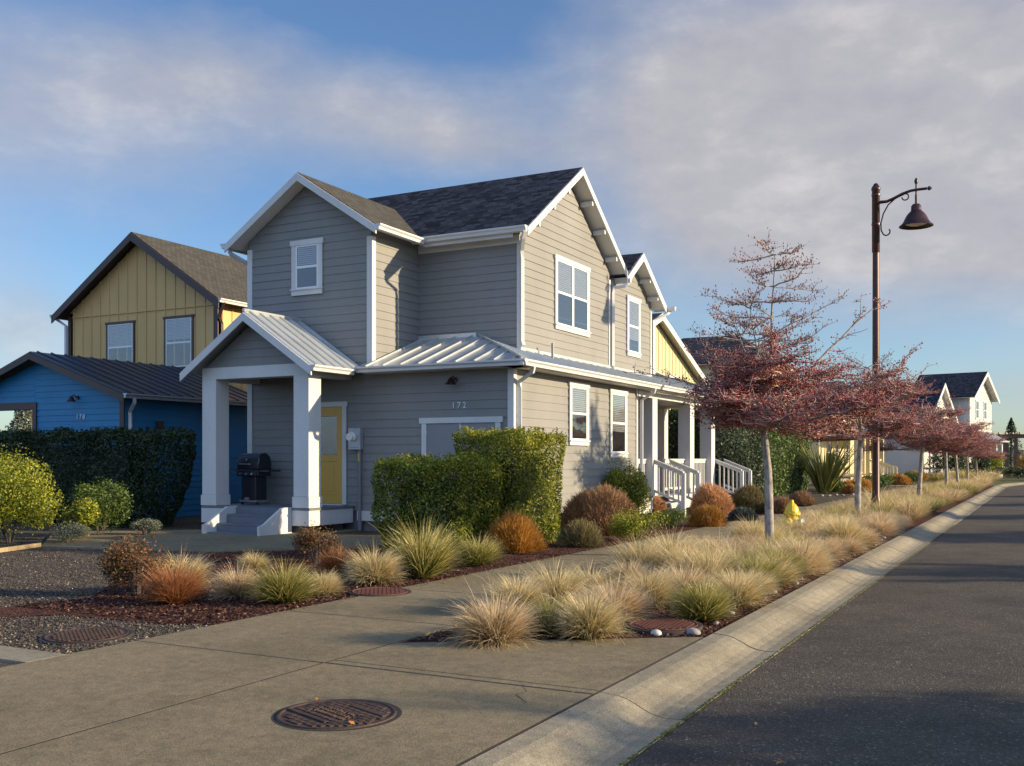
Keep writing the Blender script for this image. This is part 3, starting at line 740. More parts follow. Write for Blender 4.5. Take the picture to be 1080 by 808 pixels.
while ends[-1] < 62: ends.append(ends[-1]+1.9)
for e in ends: panels.append(rect(-6.47, -4.57, yb, e)); yb = e
slab('pavement', 'concrete', panels, -.1, .012)
slab('pavement_bed', 'iron_dark', [[(-6.46, -9), (-2.476, -9), (-2.476, 8.05), (-4.58, 6.66)], [(-6.46, -8.9), (-4.581, -8.9), (-4.581, 62), (-6.46, 62)]], -.12, .0112, 0)
slab('soil_of_planting_strip', 'mulch_ground', [[(-4.565, 6.69), (-2.479, 8.08), (-2.479, 62), (-4.565, 62)]], -.1, -.004, 0)
slab('alley_kerb', 'kerb_concrete', [rect(-60, -6.474, 4.80, 5.16)], -.1, .008)
slab('alley', 'asphalt', [[(-60, -9), (-6.475, -9), (-6.475, 4.80), (-60, 4.80)]], -.1, -.012, 0)
slab('gravel_yard', 'gravel_ground', [[(-60, 5.162), (-6.475, 5.162), (-6.475, 12.2), (-60, 12.2)]], -.1, -.010, 0)
slab('yard_soil', 'soil', [[(-60, 12.205), (-6.476, 12.205), (-6.476, 76), (-60, 76)]], -.1, -.012, 0)
bed = [G(*p)[:2] for p in ((-60, 655), (0, 651), (60, 648), (110, 652), (180, 658), (235, 658))]
bed += [(-6.478, 7.75), (-6.478, 30), (-8.6, 30), (-8.6, 16.6), (-9.5, 15.2), (-9.7, 13.7), (-11.6, 11.7)]
bed += [G(*p)[:2] for p in ((232, 597), (180, 603), (125, 611), (98, 630), (0, 641), (-60, 644))]
me = bpy.data.meshes.new('mulch_bed'); me.from_pydata([(x, y, -.002) for x, y in bed], [], [tuple(range(len(bed)))]); struct(finish(me, 'mulch_bed', 'mulch_ground', None, True))
bm_ = bmesh.new(); bm_.from_mesh(me); bmesh.ops.triangulate(bm_, faces=bm_.faces)
bmesh.ops.recalc_face_normals(bm_, faces=bm_.faces)
if sum(f.normal.z for f in bm_.faces) < 0: bmesh.ops.reverse_faces(bm_, faces=bm_.faces)
bm_.to_mesh(me); bm_.free()
slab('front_path', 'concrete', [[(-14.8, 11.26), (-11.8, 11.97), (-9.84, 13.75), (-9.7, 15.5), (-12.4, 15.45), (-12.45, 16.9), (-12.9, 16.9), (-15.3, 15.4), (-17.5, 13.6)]], -.05, .02)
slab('far_path', 'concrete', [rect(-9.1, -6.475, 24.75, 25.95), rect(-8.9, -6.475, 30.0, 31.2), rect(-9.2, -6.475, 58, 60)], -.08, .01)
# thin moss line where asphalt meets concrete
rng = np.random.default_rng(3); mo = MB(); y = -2
while y < 26:
    d = rng.uniform(.04, .12); ww = abs(rng.normal(.006, .004)); mo.add([(-1.918, y, -.0955), (-1.918+ww*1.3, y+d*.5, -.0955), (-1.918, y+d, -.0955), (-1.93-ww, y+d*.5, -.0945)], [(0, 1, 2, 3)]); y += d*rng.uniform(.5, 1.0)
tag(mo.build('moss', 'moss_mat'), kind='stuff')
def crack(pts, wd=.006):
    m = MB(); pts = [Vector((x, y, .0135)) for x, y in pts]
    for a, b in zip(pts, pts[1:]):
        d = (b-a).normalized(); s = Vector((-d.y, d.x, 0))*wd*.5*random.uniform(.6, 1.3); m.add([a-s, b-s, b+s, a+s], [(0, 1, 2, 3)])
    return m
for pts_ in ([(-1.95, 8.3), (-1.6, 8.42), (-1.1, 8.33), (-.6, 8.5), (.1, 8.44), (.9, 8.62)], [(.9, 11.5), (.6, 12.6), (.75, 13.9), (.5, 15.2), (.62, 17)], [(-1.93, 13.2), (-1.3, 13.32), (-.4, 13.18)]):
    ck = crack(pts_, .007)
    for i_, v_ in enumerate(ck.v): ck.v[i_] = (v_[0], v_[1], -.104+(v_[0]+1.93)*.0176+.0015)
    struct(ck.build('road_crack', 'iron_dark'))
ck = crack([(-2.75, 5.4), (-2.9, 5.55), (-2.88, 5.66), (-2.97, 5.78)], .005); struct(ck.build('pavement_crack', 'iron_dark'))
m = MB(); m.add([(-2.620, -8.9, .0128), (-2.614, -8.9, .0128), (-2.614, 7.95, .0128), (-2.620, 7.95, .0128)], [(0, 1, 2, 3)]); struct(m.build('pavement_scored_line', 'kerb_concrete'))
# distant hills
rng = np.random.default_rng(5); hm = MB(); pts = []
NX = 60
for i in range(NX+1):
    x = -2600+i*5200/NX; pts.append((x, 2900+200*math.sin(i*.4), 60+55*math.sin(i*.31+1)+38*math.sin(i*.83)+rng.uniform(0, 12)))
V = [(x, y, -1) for x, y, z in pts]+[(x, y+250, max(z, 25)) for x, y, z in pts]+[(x, y+900, -1) for x, y, z in pts]; k = NX+1
F = [(j*k+i, j*k+i+1, (j+1)*k+i+1, (j+1)*k+i) for j in range(2) for i in range(NX)]
hm.add(V, F); struct(hm.build('hills', 'hill_ground', smooth=True))
# ================================================================== THE GREY HOUSE
H = thing('grey_house', 'two-storey taupe clapboard house with white trim and metal porch roofs, numbered 172, at the corner', 'house', (-12.2, 20.5, 0))
TA = 'siding_taupe'; EV = 6.15; Z0 = .40
tag(lap_wall(H, FS(17.0), [(-15.49, Z0), (-8.94, Z0), (-8.94, 3.3), (-12.21, 3.3), (-12.21, 6.2), (-13.85, 7.28), (-15.49, 6.2)][0:0] or [(-15.49, Z0), (-12.21, Z0), (-12.21, 6.22), (-13.85, 7.30), (-15.49, 6.22)], TA))
lap_wall(H, FS(17.0), [(-12.2095, Z0), (-8.95, Z0), (-8.95, 3.3), (-12.2095, 3.3)], TA)
lap_wall(H, FE(-12.21), [(17.0, 3.35), (18.74, 3.35), (18.74, 6.2), (17.0, 6.2)], TA)
lap_wall(H, FS(18.74), [(-12.20, 3.35), (-9.69, 3.35), (-9.69, 6.2), (-12.20, 6.2)], TA)
lap_wall(H, FE(-9.68), [(18.74, 3.45), (23.56, 3.45), (23.56, 6.12), (21.15, 7.76), (18.74, 6.12)], TA)
lap_wall(H, FE(-9.68), [(23.561, 3.45), (26.6, 3.45), (26.6, 5.86), (25.08, 6.83), (23.561, 5.86)], TA)
lap_wall(H, FE(-8.94), [(17.0, Z0), (23.55, Z0), (23.55, 3.2), (17.0, 3.2)], TA)
lap_wall(H, FN(23.55), [(-11.0, Z0), (-8.95, Z0), (-8.95, 3.3), (-11.0, 3.3)], TA)
lap_wall(H, FE(-10.9), [(23.72, Z0), (26.9, Z0), (26.9, 3.9), (23.72, 3.9)], TA)
lap_wall(H, FN(26.6), [(-15.49, Z0), (-9.69, Z0), (-9.69, 5.8), (-15.49, 5.8)], TA)
lap_wall(H, FW(-15.49), [(17.0, Z0), (26.6, Z0), (26.6, 5.9), (23.5, 6.2), (21.15, 7.9), (18.74, 6.2), (17.0, 6.2)], TA)
# roofs ------------------------------------------------------
sl = (8.10-6.2)/(21.16-18.4)
roof(H, [[(-15.8, 18.40, 6.22), (-9.35, 18.40, 6.22), (-9.35, 21.16, 8.12), (-15.8, 21.16, 8.12)],
         [(-9.35, 23.92, 6.22), (-15.8, 23.92, 6.22), (-15.8, 21.16, 8.12), (-9.35, 21.16, 8.12)]], 'shingle_charcoal')
roof(H, [[(-11.86, 16.65, 6.17), (-11.86, 19.2, 6.17), (-13.85, 20.9, 7.47), (-13.85, 16.65, 7.47)]], 'shingle_sunlit')  # sun-facing slope: sunlight painted in by the lighter shingle
roof(H, [[(-15.84, 19.2, 6.17), (-15.84, 16.65, 6.17), (-13.85, 16.65, 7.47), (-13.85, 20.9, 7.47)]], 'shingle_charcoal')
roof(H, [[(-15.8, 23.86, 6.08), (-9.35, 23.86, 6.08), (-9.35, 25.08, 6.87), (-15.8, 25.08, 6.87)],
         [(-9.35, 26.9, 5.70), (-15.8, 26.9, 5.70), (-15.8, 25.08, 6.87), (-9.35, 25.08, 6.87)]], 'shingle_charcoal')
# rake boards (two-step: a fascia under the shingles)
def rakes(parent, F, ua, ub, uc, zb, zc, mat='trim_white', drop=.165, local=False, t=.035):
    for a, zz, b, z2 in ((ua, zb, ub, zc), (uc, zb, ub, zc)):
        m = MB(); m.prism([(a, zz-.02), (b, z2-.02), (b, z2-drop-.02), (a, zz-drop-.02)] if a < b else [(a, zz-.02), (a, zz-drop-.02), (b, z2-drop-.02), (b, z2-.02)], .002, t, F)
        m.build('rake_board', mat, parent, local)
rakes(H, FE(-9.35), 18.38, 21.16, 23.94, 6.21, 8.12); rakes(H, FE(-9.35), 23.95, 25.08, 26.92, 5.69, 6.87) if False else None
for a, b in (((-9.348, 23.9, 6.04), (-9.348, 25.08, 6.86)), ((-9.348, 26.92, 5.68), (-9.348, 25.08, 6.86))):
    board(H, a, b, .2, .035, (1, 0, 0))
rakes(H, FS(16.65), -15.86, -13.85, -11.84, 6.16, 7.47)
# lookout blocks under the rakes
for y in (19.0, 19.75, 20.5, 21.8, 22.55, 23.3):
    zz = 8.12-abs(y-21.16)*sl-.2; lk = MB(); lk.box(-9.66, -9.36, y-.035, y+.035, zz-.10, zz); lk.build('lookout', 'trim_white', H)
for y in (24.4, 25.7, 26.3):
    zz = 6.87-abs(y-25.08)*.645-.2; lk = MB(); lk.box(-9.66, -9.36, y-.035, y+.035, zz-.09, zz); lk.build('lookout', 'trim_white', H)
gutter(H, (-11.86, 18.38, 6.22), (-9.34, 18.38, 6.22), (0, -1, 0)); gutter(H, (-11.84, 16.62, 6.17), (-11.84, 18.27, 6.17), (1, 0, 0))
gutter(H, (-15.86, 16.62, 6.17), (-15.86, 19.0, 6.17), (-1, 0, 0)); gutter(H, (-9.7, 26.92, 5.69), (-9.1, 26.92, 5.69), (0, 1, 0))
gutter(H, (-9.9, 23.93, 6.02), (-9.26, 23.93, 6.02), (0, 1, 0))
fz = MB(); fz.box(-11.86, -9.70, 18.40, 18.43, 6.03, 6.16); fz.box(-12.19, -9.68, 18.70, 18.719, 5.96, 6.14); fz.build('fascia', 'trim_white', H)
# metal skirt roof with its hip
seam_roof(H, [[(-12.30, 16.62, 3.32), (-8.55, 16.62, 3.32), (-10.68, 18.74, 4.09), (-12.30, 18.74, 4.09)],
              [(-8.55, 16.62, 3.32), (-8.55, 30.3, 3.32), (-10.9, 30.3, 4.17), (-10.9, 18.96, 4.17)]], 'metal_roof')
hc = MB(); hc.tube([(-8.56, 16.63, 3.345), (-9.70, 17.765, 3.765)], .03, 6); hc.tube([(-9.70, 17.765, 3.765), (-10.67, 18.73, 4.115)], .03, 6); hc.build('hip_cap', 'metal_roof', H)
gutter(H, (-12.26, 16.62, 3.31), (-8.44, 16.62, 3.31), (0, -1, 0)); gutter(H, (-8.55, 16.52, 3.31), (-8.55, 30.35, 3.31), (1, 0, 0))
bm2 = MB(); bm2.box(-12.2, -8.58, 16.63, 16.99, 3.19, 3.205); bm2.box(-8.93, -8.57, 16.63, 30.2, 3.19, 3.205); bm2.build('porch_soffit', 'trim_white', H)
fl = MB(); fl.box(-12.19, -10.72, 18.70, 18.722, 4.075, 4.16); fl.box(-9.66, -9.64, 18.76, 26.6, 3.72, 3.80); fl.build('flashing', 'metal_roof', H)
# corner boards
def corner(x, y, z0, z1, sx=1, sy=-1, w_=.10, t=.032):
    cb = MB()
    cb.box(min(x, x-sx*w_)+(0 if sx < 0 else .0), max(x, x-sx*w_), min(y, y+sy*t), max(y, y+sy*t), z0, z1)
    cb.box(min(x, x+sx*t), max(x, x+sx*t), min(y+sy*t, y-sy*w_), max(y+sy*t, y-sy*w_), z0, z1); cb.build('corner_board', 'trim_white', H)
corner(-8.94, 17.0, .2, 3.18); corner(-9.68, 18.74, 3.72, 6.02, w_=.07); corner(-12.21, 17.0, 3.42, 6.03); corner(-15.49, 17.0, .52, 6.05, sx=-1)
for bx_ in ((-9.68, -9.648, 23.5, 23.60, 3.8, 5.95), (-9.68, -9.648, 26.5, 26.6, 3.8, 5.62), (-8.94, -8.908, 23.47, 23.57, .4, 3.18)):
    cb = MB(); cb.box(*bx_); cb.build('corner_board', 'trim_white', H)
wt = MB(); wt.box(-12.55, -8.90, 16.955, 17.0, .20, .40); wt.box(-8.94, -8.895, 16.955, 24.6, .20, .40); wt.build('base_board', 'trim_white', H)
fd = MB(); fd.box(-15.45, -8.98, 17.03, 23.5, -.1, .42); fd.box(-15.45, -10.95, 23.5, 26.55, -.1, .42); fd.build('foundation', 'foundation', H)
# windows
window(H, FS(17.0), -14.27, -13.45, 4.95, 6.12, tw=.11, blinds=(.52, 1))
window(H, FE(-9.68), 20.35, 22.25, 4.37, 6.02, double=True, blinds=(.49, 1))
window(H, FE(-9.68), 24.72, 25.68, 4.17, 5.74, blinds=(.22, 1))
window(H, FE(-8.94), 19.49, 20.5, 1.76, 3.11, blinds=(.52, 1)); window(H, FE(-8.94), 21.75, 22.80, 1.50, 3.09, blinds=(.34, 1))
# utility double door
F = FS(17.0); m = MB(); m.box(-11.02, -9.14, .02, .06, 2.17, 2.28, F); m.box(-10.97, -10.86, .02, .05, .42, 2.17, F); m.box(-9.30, -9.19, .02, .05, .42, 2.17, F)
df = m.build('utility_door', 'trim_white', H)
m = MB(); m.box(-10.855, -10.085, .02, .035, .44, 2.165, F); m.build('door_leaf', 'door_grey', df); m = MB(); m.box(-10.075, -9.305, .02, .035, .44, 2.165, F); m.build('door_leaf', 'door_grey', df)
m = MB(); m.box(-10.10, -10.07, .036, .05, .5, 2.16, F); m.tube([F(-10.16, .04, 1.25), F(-10.16, .09, 1.25)], .03, 10); m.build('handle', 'galvanised', df)
m = MB()
for z in (.8, 1.3, 1.95): m.box(-10.865, -10.845, .036, .046, z, z+.09, F)
m.build('hinge', 'galvanised', df)
# yellow door onto the porch
m = MB(); m.box(-13.86, -12.80, .02, .055, 2.56, 2.66, F); m.box(-13.84, -13.75, .02, .045, .52, 2.56, F); m.box(-12.93, -12.83, .02, .045, .52, 2.56, F)
m.box(-13.75, -12.93, .02, .06, .505, .53, F); fr = m.build('door_frame', 'trim_white', H)
m = MB(); m.box(-13.745, -13.61, .018, .04, .535, 2.555, F); m.box(-13.07, -12.935, .018, .04, .535, 2.555, F); m.box(-13.61, -13.07, .018, .04, 2.36, 2.555, F)
m.box(-13.61, -13.07, .018, .04, .535, .72, F); m.box(-13.61, -13.07, .018, .04, 1.42, 1.55, F); m.box(-13.61, -13.07, .018, .028, .72, 1.42, F); m.box(-13.53, -13.15, .0285, .034, .79, 1.35, F)
dr = m.build('door', 'door_yellow', H, bevel=.003)
m = MB(); m.box(-13.605, -13.075, .026, .030, 1.555, 2.355, F); m.build('pane', 'glass', dr); m = MB(); m.box(-13.605, -13.075, .019, .021, 1.555, 2.355, F); m.build('dark_room', 'interior_dark', dr)
m = MB(); m.tube([F(-13.68, .04, 1.48), F(-13.68, .09, 1.48)], .028, 10); m.build('handle', 'lamp_bronze', dr)
# numbers, lamp, meter
text_mesh(H, '172', .165, F(-10.12, .02, 2.46), (R(90), 0, 0), 'number_metal', extr=.008, spacing=1.5)
def wall_lamp(parent, F, u, z, mat='lamp_bronze', local=False):
    m = MB(); m.tube([F(u, .02, z+.04), F(u, .05, z+.04)], .05, 12); m.tube([F(u, .05, z+.04), F(u, .13, z+.10), F(u, .20, z+.06)], .012, 6)
    c = F(u, .20, z); m.lathe([(.02, .06), (.04, .05), (.075, -.02), (.115, -.06), (.11, -.065), (.03, -.03)], c, 16)
    la = m.build('wall_lamp', mat, parent, local, smooth=True); b = MB(); b.lathe([(.005, .01), (.035, -.01), (.03, -.05), (.005, -.065)], c, 10); b.build('bulb', 'lens', la, local, True)
wall_lamp(H, F, -10.2, 2.98)
m = MB(); m.box(-12.70, -12.40, .02, .14, 1.66, 2.10, F); m.box(-12.69, -12.41, .14, .15, 1.70, 2.06, F); mb_ = m.build('meter_box', 'galvanised', H, bevel=.004)
m = MB(); c = F(-12.60, .15, 1.92); m.tube([c, (c[0], c[1]-.10, c[2])], [.085, .078], 20); m.tube([(c[0], c[1]-.002, c[2]), (c[0], c[1]-.02, c[2])], .10, 20); m.build('meter', 'lens', mb_, smooth=True)
m = MB(); m.tube([F(-12.46, .07, 1.66), F(-12.46, .07, .10)], .034, 10); m.tube([F(-12.46, .07, 1.66), F(-12.46, .07, 1.6)], .045, 10); m.tube([F(-12.46, .07, .2), F(-12.46, .07, .0)], .05, 10); m.build('conduit', 'conduit_grey', H, smooth=True)
m = MB(); m.box(-12.478, -12.445, .104, .107, 1.42, 1.60, F); m.build('warning_label', 'hydrant_yellow', H)
m = MB(); m.box(-14.05, -13.95, .02, .07, .98, 1.10, F); m.build('outlet_cover', 'galvanised', H)
# downspouts
spout(H, [(-9.35, 18.30, 6.10), (-9.42, 18.36, 5.98), (-9.60, 18.64, 5.80), (-9.60, 18.66, 5.6), (-9.60, 18.66, 3.92), (-9.54, 18.6, 3.80)])
spout(H, [(-9.30, 23.98, 5.93), (-9.38, 23.9, 5.82), (-9.60, 23.66, 5.76), (-9.60, 23.63, 5.6), (-9.60, 23.63, 3.80)]); spout(H, [(-9.25, 26.98, 5.6), (-9.3, 26.9, 5.5), (-9.62, 26.66, 5.3), (-9.62, 26.66, 3.8)])
spout(H, [(-8.48, 16.95, 3.21), (-8.52, 16.98, 3.10), (-8.86, 17.10, 2.94), (-8.86, 17.12, 2.8), (-8.86, 17.12, .2)]); spout(H, [(-8.48, 23.6, 3.21), (-8.52, 23.62, 3.1), (-8.85, 23.66, 2.92), (-8.86, 23.68, .3)])
spout(H, [(-15.92, 16.85, 6.06), (-15.90, 16.87, 5.98), (-15.57, 17.15, 5.74), (-15.56, 17.2, 5.6), (-15.56, 17.2, .3)])
m = MB(); m.tube([(-9.35, 19.6, 3.55), (-9.35, 19.6, 3.95)], .03, 8); m.build('vent_pipe', 'conduit_grey', H)
# small entrance porch: metal gable roof, beam, columns, deck, steps
px0, px1, pyf = -15.45, -12.66, 15.55
seam_roof(H, [[(-12.36, 15.25, 3.27), (-12.36, 17.0, 3.27), (-14.04, 17.0, 4.40), (-14.04, 15.25, 4.40)],
              [(-15.72, 17.0, 3.27), (-15.72, 15.25, 3.27), (-14.04, 15.25, 4.40), (-14.04, 17.0, 4.40)]], 'metal_roof', .30)
m = MB(); m.tube([(-14.04, 15.24, 4.42), (-14.04, 17.0, 4.42)], .035, 8); m.build('ridge_cap', 'metal_roof', H)
rakes(H, FS(15.25), -15.74, -14.04, -12.34, 3.25, 4.39, drop=.17)
gutter(H, (-12.36, 15.23, 3.26), (-12.36, 16.50, 3.26), (1, 0, 0))
lap_wall(H, FS(15.60), [(-15.40, 3.345), (-12.70, 3.345), (-14.05, 4.26)], TA, thick=.1, name='porch_gable')
def beamo(x0, x1, y0, y1, z0, z1, name='beam', mat='trim_white'):
    m = MB(); m.box(x0, x1, y0, y1, z0, z1); return m.build(name, mat, H, bevel=.004)
beamo(px0, px1, pyf+.002, pyf+.3, 3.10, 3.34); beamo(px0+.03, px0+.3, pyf+.31, 16.97, 3.10, 3.34); beamo(px1-.3, px1-.03, pyf+.31, 16.97, 3.10, 3.34)
m = MB(); m.box(px0+.31, px1-.31, pyf+.31, 16.97, 3.30, 3.32); m.build('porch_ceiling', 'siding_taupe', H)
def column(x0, y0, w_=.38, z0=.51, z1=3.10, base=.22):
    m = MB(); m.box(x0, x0+w_, y0, y0+w_, z0+base, z1)
    c = m.build('column', 'trim_white', H, bevel=.006)
    m = MB(); m.box(x0-.02, x0+w_+.02, y0-.02, y0+w_+.02, z0, z0+base-.002); m.build('column_base', 'trim_white', c, bevel=.005); return c
column(px0+.0, pyf); column(px1-.38, pyf)
m = MB(); m.box(px0+.02, px1+.04, pyf-.03, 16.98, .465, .505); m.build('deck', 'deck_grey', H)
for bx_ in ((px0, -14.52, pyf-.02, pyf+.02, .16, .462), (-13.06, px1+.02, pyf-.02, pyf+.02, .16, .462), (px1-.02, px1+.02, pyf+.021, 16.95, .16, .462), (px0, px0+.04, pyf+.021, 16.95, .16, .462)):
    m = MB(); m.box(*bx_); m.build('deck_skirt', 'trim_white', H)
m = MB(); m.box(px0+.2, px0+.5, pyf+.1, pyf+.4, -.05, .3); m.box(px1-.5, px1-.2, pyf+.1, pyf+.4, -.05, .3); m.box(px0+.3, px1-.2, 16.6, 16.9, -.05, .46); m.build('pier', 'foundation', H)
for i in range(3):
    m = MB(); y1 = pyf-.03-i*.27; z1 = .505-(i+1)*.165+.03
    if i < 3: m.box(-14.46, -13.12, y1-.29, y1-.005, z1-.035, z1); m.box(-14.46, -13.12, y1-.035, y1-.012, z1+.001, z1+.125)
    m.build('step', 'deck_grey', H)
for x in (-14.52, -13.115):
    m = MB(); m.prism([(pyf-.025, .50), (pyf-.95, .04), (pyf-.95, .0), (pyf-.025, .0)], 0, .055, FE(x)); m.prism([(pyf-.95, .04), (pyf-.95, .19), (pyf-.82, .22), (pyf-.30, .52), (pyf-.025, .52), (pyf-.025, .501)], 0.001, .054, FE(x)); m.build('stringer', 'trim_white', H)
# long porch along the street
for (x, y, bk) in ((-9.26, 24.6, 0), (-9.26, 27.7, 0), (-9.26, 29.75, 0), (-10.75, 29.75, 1)): column(x, y, .36, .52, 3.02, .12)
beamo(-9.26, -8.94, 23.72, 30.1, 3.03, 3.185); beamo(-10.9, -9.27, 29.8, 30.1, 3.03, 3.185)
m = MB(); m.box(-10.9, -9.27, 23.72, 29.79, 3.10, 3.12); m.build('porch_ceiling', 'trim_white', H)
m = MB(); m.box(-10.89, -8.92, 23.72, 30.13, .48, .52); m.build('deck', 'deck_grey', H)
for bx_ in ((-8.96, -8.93, 23.73, 24.70, .1, .478), (-8.96, -8.93, 25.95, 30.12, .1, .478), (-10.88, -8.97, 30.09, 30.12, .1, .478)):
    m = MB(); m.box(*bx_); m.build('deck_skirt', 'trim_white', H)
def railing(parent, p0, p1, z0, z1, post=True, mat='trim_white', local=False, n=None, lo=.10, hi=.95):
    """z0, z1: floor heights at the two ends"""
    p0 = Vector((*p0, 0)); p1 = Vector((*p1, 0)); d = (p1-p0); L = d.length; d.normalize(); s = Vector((-d.y, d.x, 0)); m = MB()
    def bar(a, b, w_, h0, h1):
        A = p0+d*a; B = p0+d*b; za = z0+(z1-z0)*a/L; zb = z0+(z1-z0)*b/L; q = s*w_*.5
        m.add([A-q+Vector((0, 0, za+h0)), A+q+Vector((0, 0, za+h0)), A+q+Vector((0, 0, za+h1)), A-q+Vector((0, 0, za+h1)), B-q+Vector((0, 0, zb+h0)), B+q+Vector((0, 0, zb+h0)), B+q+Vector((0, 0, zb+h1)), B-q+Vector((0, 0, zb+h1))],
              [(0, 1, 2, 3), (4, 5, 6, 7), (0, 1, 5, 4), (2, 3, 7, 6), (1, 2, 6, 5), (0, 3, 7, 4)])
    bar(0, L, .09, hi-.04, hi); bar(0.01, L-.01, .045, hi-.12, hi-.042); bar(.01, L-.01, .045, lo, lo+.07)
    k = max(1, int(L/.13)) if n is None else n
    for i in range(1, k):
        a = L*i/k; bar(a-.018, a+.018, .036, lo+.071, hi-.121)
    r_ = m.build('railing', mat, parent, local)
    if post:
        q = MB(); z = min(z0, z1); zt = z1
        q.box(p1.x-.05, p1.x+.05, p1.y-.05, p1.y+.05, -.02, zt+hi-.001-.04); q.build('post', mat, r_, local)
    return r_
railing(H, (-9.1, 23.75), (-9.1, 24.62), .52, .52, False); railing(H, (-9.1, 26.05), (-9.1, 27.7), .52, .52, False); railing(H, (-9.1, 28.06), (-9.1, 29.75), .52, .52, False)
for y in (24.72, 25.95): railing(H, (-8.92, y), (-8.12, y), .52, .20, True, n=6)
for y in (30.2, 31.15): railing(H, (-8.92, y), (-8.1, y), .52, .20, True, n=6)
railing(H, (-10.8, 30.0), (-9.26, 30.0), .52, .52, False)
m = MB(); m.box(-9.9, -8.92, 30.14, 31.2, .48, .52); m.build('deck', 'deck_grey', H)
for ya, yb in ((24.78, 25.9), (30.25, 31.1)):
    for i in range(2):
        m = MB(); m.box(-8.91+.29*i, -8.63+.29*i, ya, yb, .52-.17*(i+1)-.03, .52-.17*(i+1)); m.box(-8.91+.29*i+.0, -8.89+.29*i, ya, yb, .01, .52-.17*(i+1)-.031); m.build('step', 'deck_grey', H)
F = FE(-10.9); m = MB(); m.box(24.9, 26.0, .02, .05, .55, 2.7, F); pd = m.build('door', 'trim_white', H); m = MB(); m.box(25.1, 25.8, .051, .056, 1.4, 2.5, F); m.build('pane', 'glass', pd)
# grill on the porch
gr = thing('barbecue_grill', 'dark kettle-lidded gas grill on a cart, standing on the front porch deck', 'grill', (-14.86, 16.45, .505))
gx, gy = -14.86, 16.45
m = MB(); prof = [(-.20, .74), (-.21, .86), (-.17, .99), (-.08, 1.075), (.06, 1.09), (.17, 1.03), (.22, .90), (.22, .74)]
m.extrude([(gx-.30, gy+a, .505+z) for a, z in prof], (.60, 0, 0)); lid = m.build('lid', 'black_enamel', gr, bevel=.02)
m = MB(); m.tube([(gx-.16, gy-.27, 1.36), (gx+.16, gy-.27, 1.36)], .012, 8); m.tube([(gx, gy-.22, 1.445), (gx, gy-.235, 1.45)], .025, 12); m.build('handle', 'chrome', lid)
m = MB(); m.box(gx-.29, gx+.29, gy-.21, gy+.21, .505+.60, .505+.735); m.build('firebox', 'black_enamel', gr, bevel=.01)
m = MB(); m.box(gx-.27, gx+.27, gy-.235, gy-.212, 1.12, 1.19); cp = m.build('control_panel', 'black_enamel', gr)
m = MB(); 
for dx in (-.16, 0, .16): m.tube([(gx+dx, gy-.236, 1.155), (gx+dx, gy-.262, 1.155)], .024, 12)
m.build('knob', 'chrome', cp)
m = MB(); m.box(gx-.56, gx-.31, gy-.19, gy+.19, 1.20, 1.235); m.build('side_shelf', 'black_enamel', gr); m = MB(); m.box(gx+.31, gx+.56, gy-.19, gy+.19, 1.20, 1.235); m.build('side_shelf', 'black_enamel', gr)
m = MB(); m.box(gx-.20, gx+.20, gy-.17, gy+.17, .60, 1.10); m.build('cabinet', 'black_enamel', gr, bevel=.01)
m = MB(); m.box(gx-.24, gx+.24, gy-.19, gy+.19, .565, .60); m.box(gx-.09, gx+.03, gy-.196, gy-.186, .57, .66); m.build('base', 'conduit_grey', gr)
for sx in (-.2, .2):
    m = MB(); m.tube([(gx+sx, gy-.15, .535), (gx+sx+.03, gy-.15, .535)], .03, 12); m.build('wheel', 'iron_dark', gr)
# ================================================================== BLUE GARAGE
B = thing('blue_garage', 'blue clapboard outbuilding with dark metal roof and open bay, numbered 178, behind the hedge', 'garage', (-22.3, 19, 0))
lap_wall(B, FS(17.0), [(-22.57, 0), (-19.4, 0), (-19.4, 3.02), (-22.3, 3.96), (-22.57, 3.88)], 'siding_blue', .15)
lap_wall(B, FS(17.0), [(-25.4, 2.90), (-22.571, 2.90), (-22.571, 3.86), (-25.4, 3.0)], 'siding_blue', .15)
lap_wall(B, FE(-19.4), [(17.0, 0), (21.6, 0), (21.6, 3.05), (17.0, 3.05)], 'siding_blue', .15)
lap_wall(B, FN(21.6), [(-22.57, 0), (-19.41, 0), (-19.41, 3.0), (-22.3, 3.9), (-22.57, 3.8)], 'siding_blue', .15)
lap_wall(B, FW(-22.57), [(17.17, 0), (21.5, 0), (21.5, 3.6), (17.17, 3.6)], 'siding_blue', .15)
seam_roof(B, [[(-19.0, 16.65, 3.02), (-19.0, 21.9, 3.02), (-22.3, 21.9, 4.14), (-22.3, 16.65, 4.14)], [(-25.7, 21.9, 3.0), (-25.7, 16.65, 3.0), (-22.3, 16.65, 4.14), (-22.3, 21.9, 4.14)]], 'metal_roof_dark', .40)
rakes(B, FS(16.65), -25.72, -22.3, -18.98, 2.99, 4.12, 'trim_brown', .16)
gutter(B, (-19.0, 16.63, 3.0), (-19.0, 21.9, 3.0), (1, 0, 0), 'galvanised')
spout(B, [(-18.94, 16.9, 2.9), (-18.98, 16.95, 2.8), (-19.33, 17.12, 2.6), (-19.34, 17.14, 2.45), (-19.34, 17.14, .1)])
m = MB(); m.box(-19.5, -19.36, 16.96, 16.999, 0, 3.0); m.build('corner_board', 'trim_brown', B)
for nm_, bx_ in (('bay_post', (-22.62, -22.48, 16.95, 17.2, 0, 2.719)), ('bay_beam', (-25.4, -22.48, 16.955, 17.2, 2.72, 2.90)), ('bay_post', (-25.4, -25.25, 16.95, 17.2, 0, 2.719)), ('bay_post', (-25.4, -25.25, 21.4, 21.6, 0, 2.719)), ('bay_beam', (-25.4, -22.58, 21.4, 21.6, 2.72, 2.95))):
    m = MB(); m.box(*bx_); m.build(nm_, 'trim_brown', B)
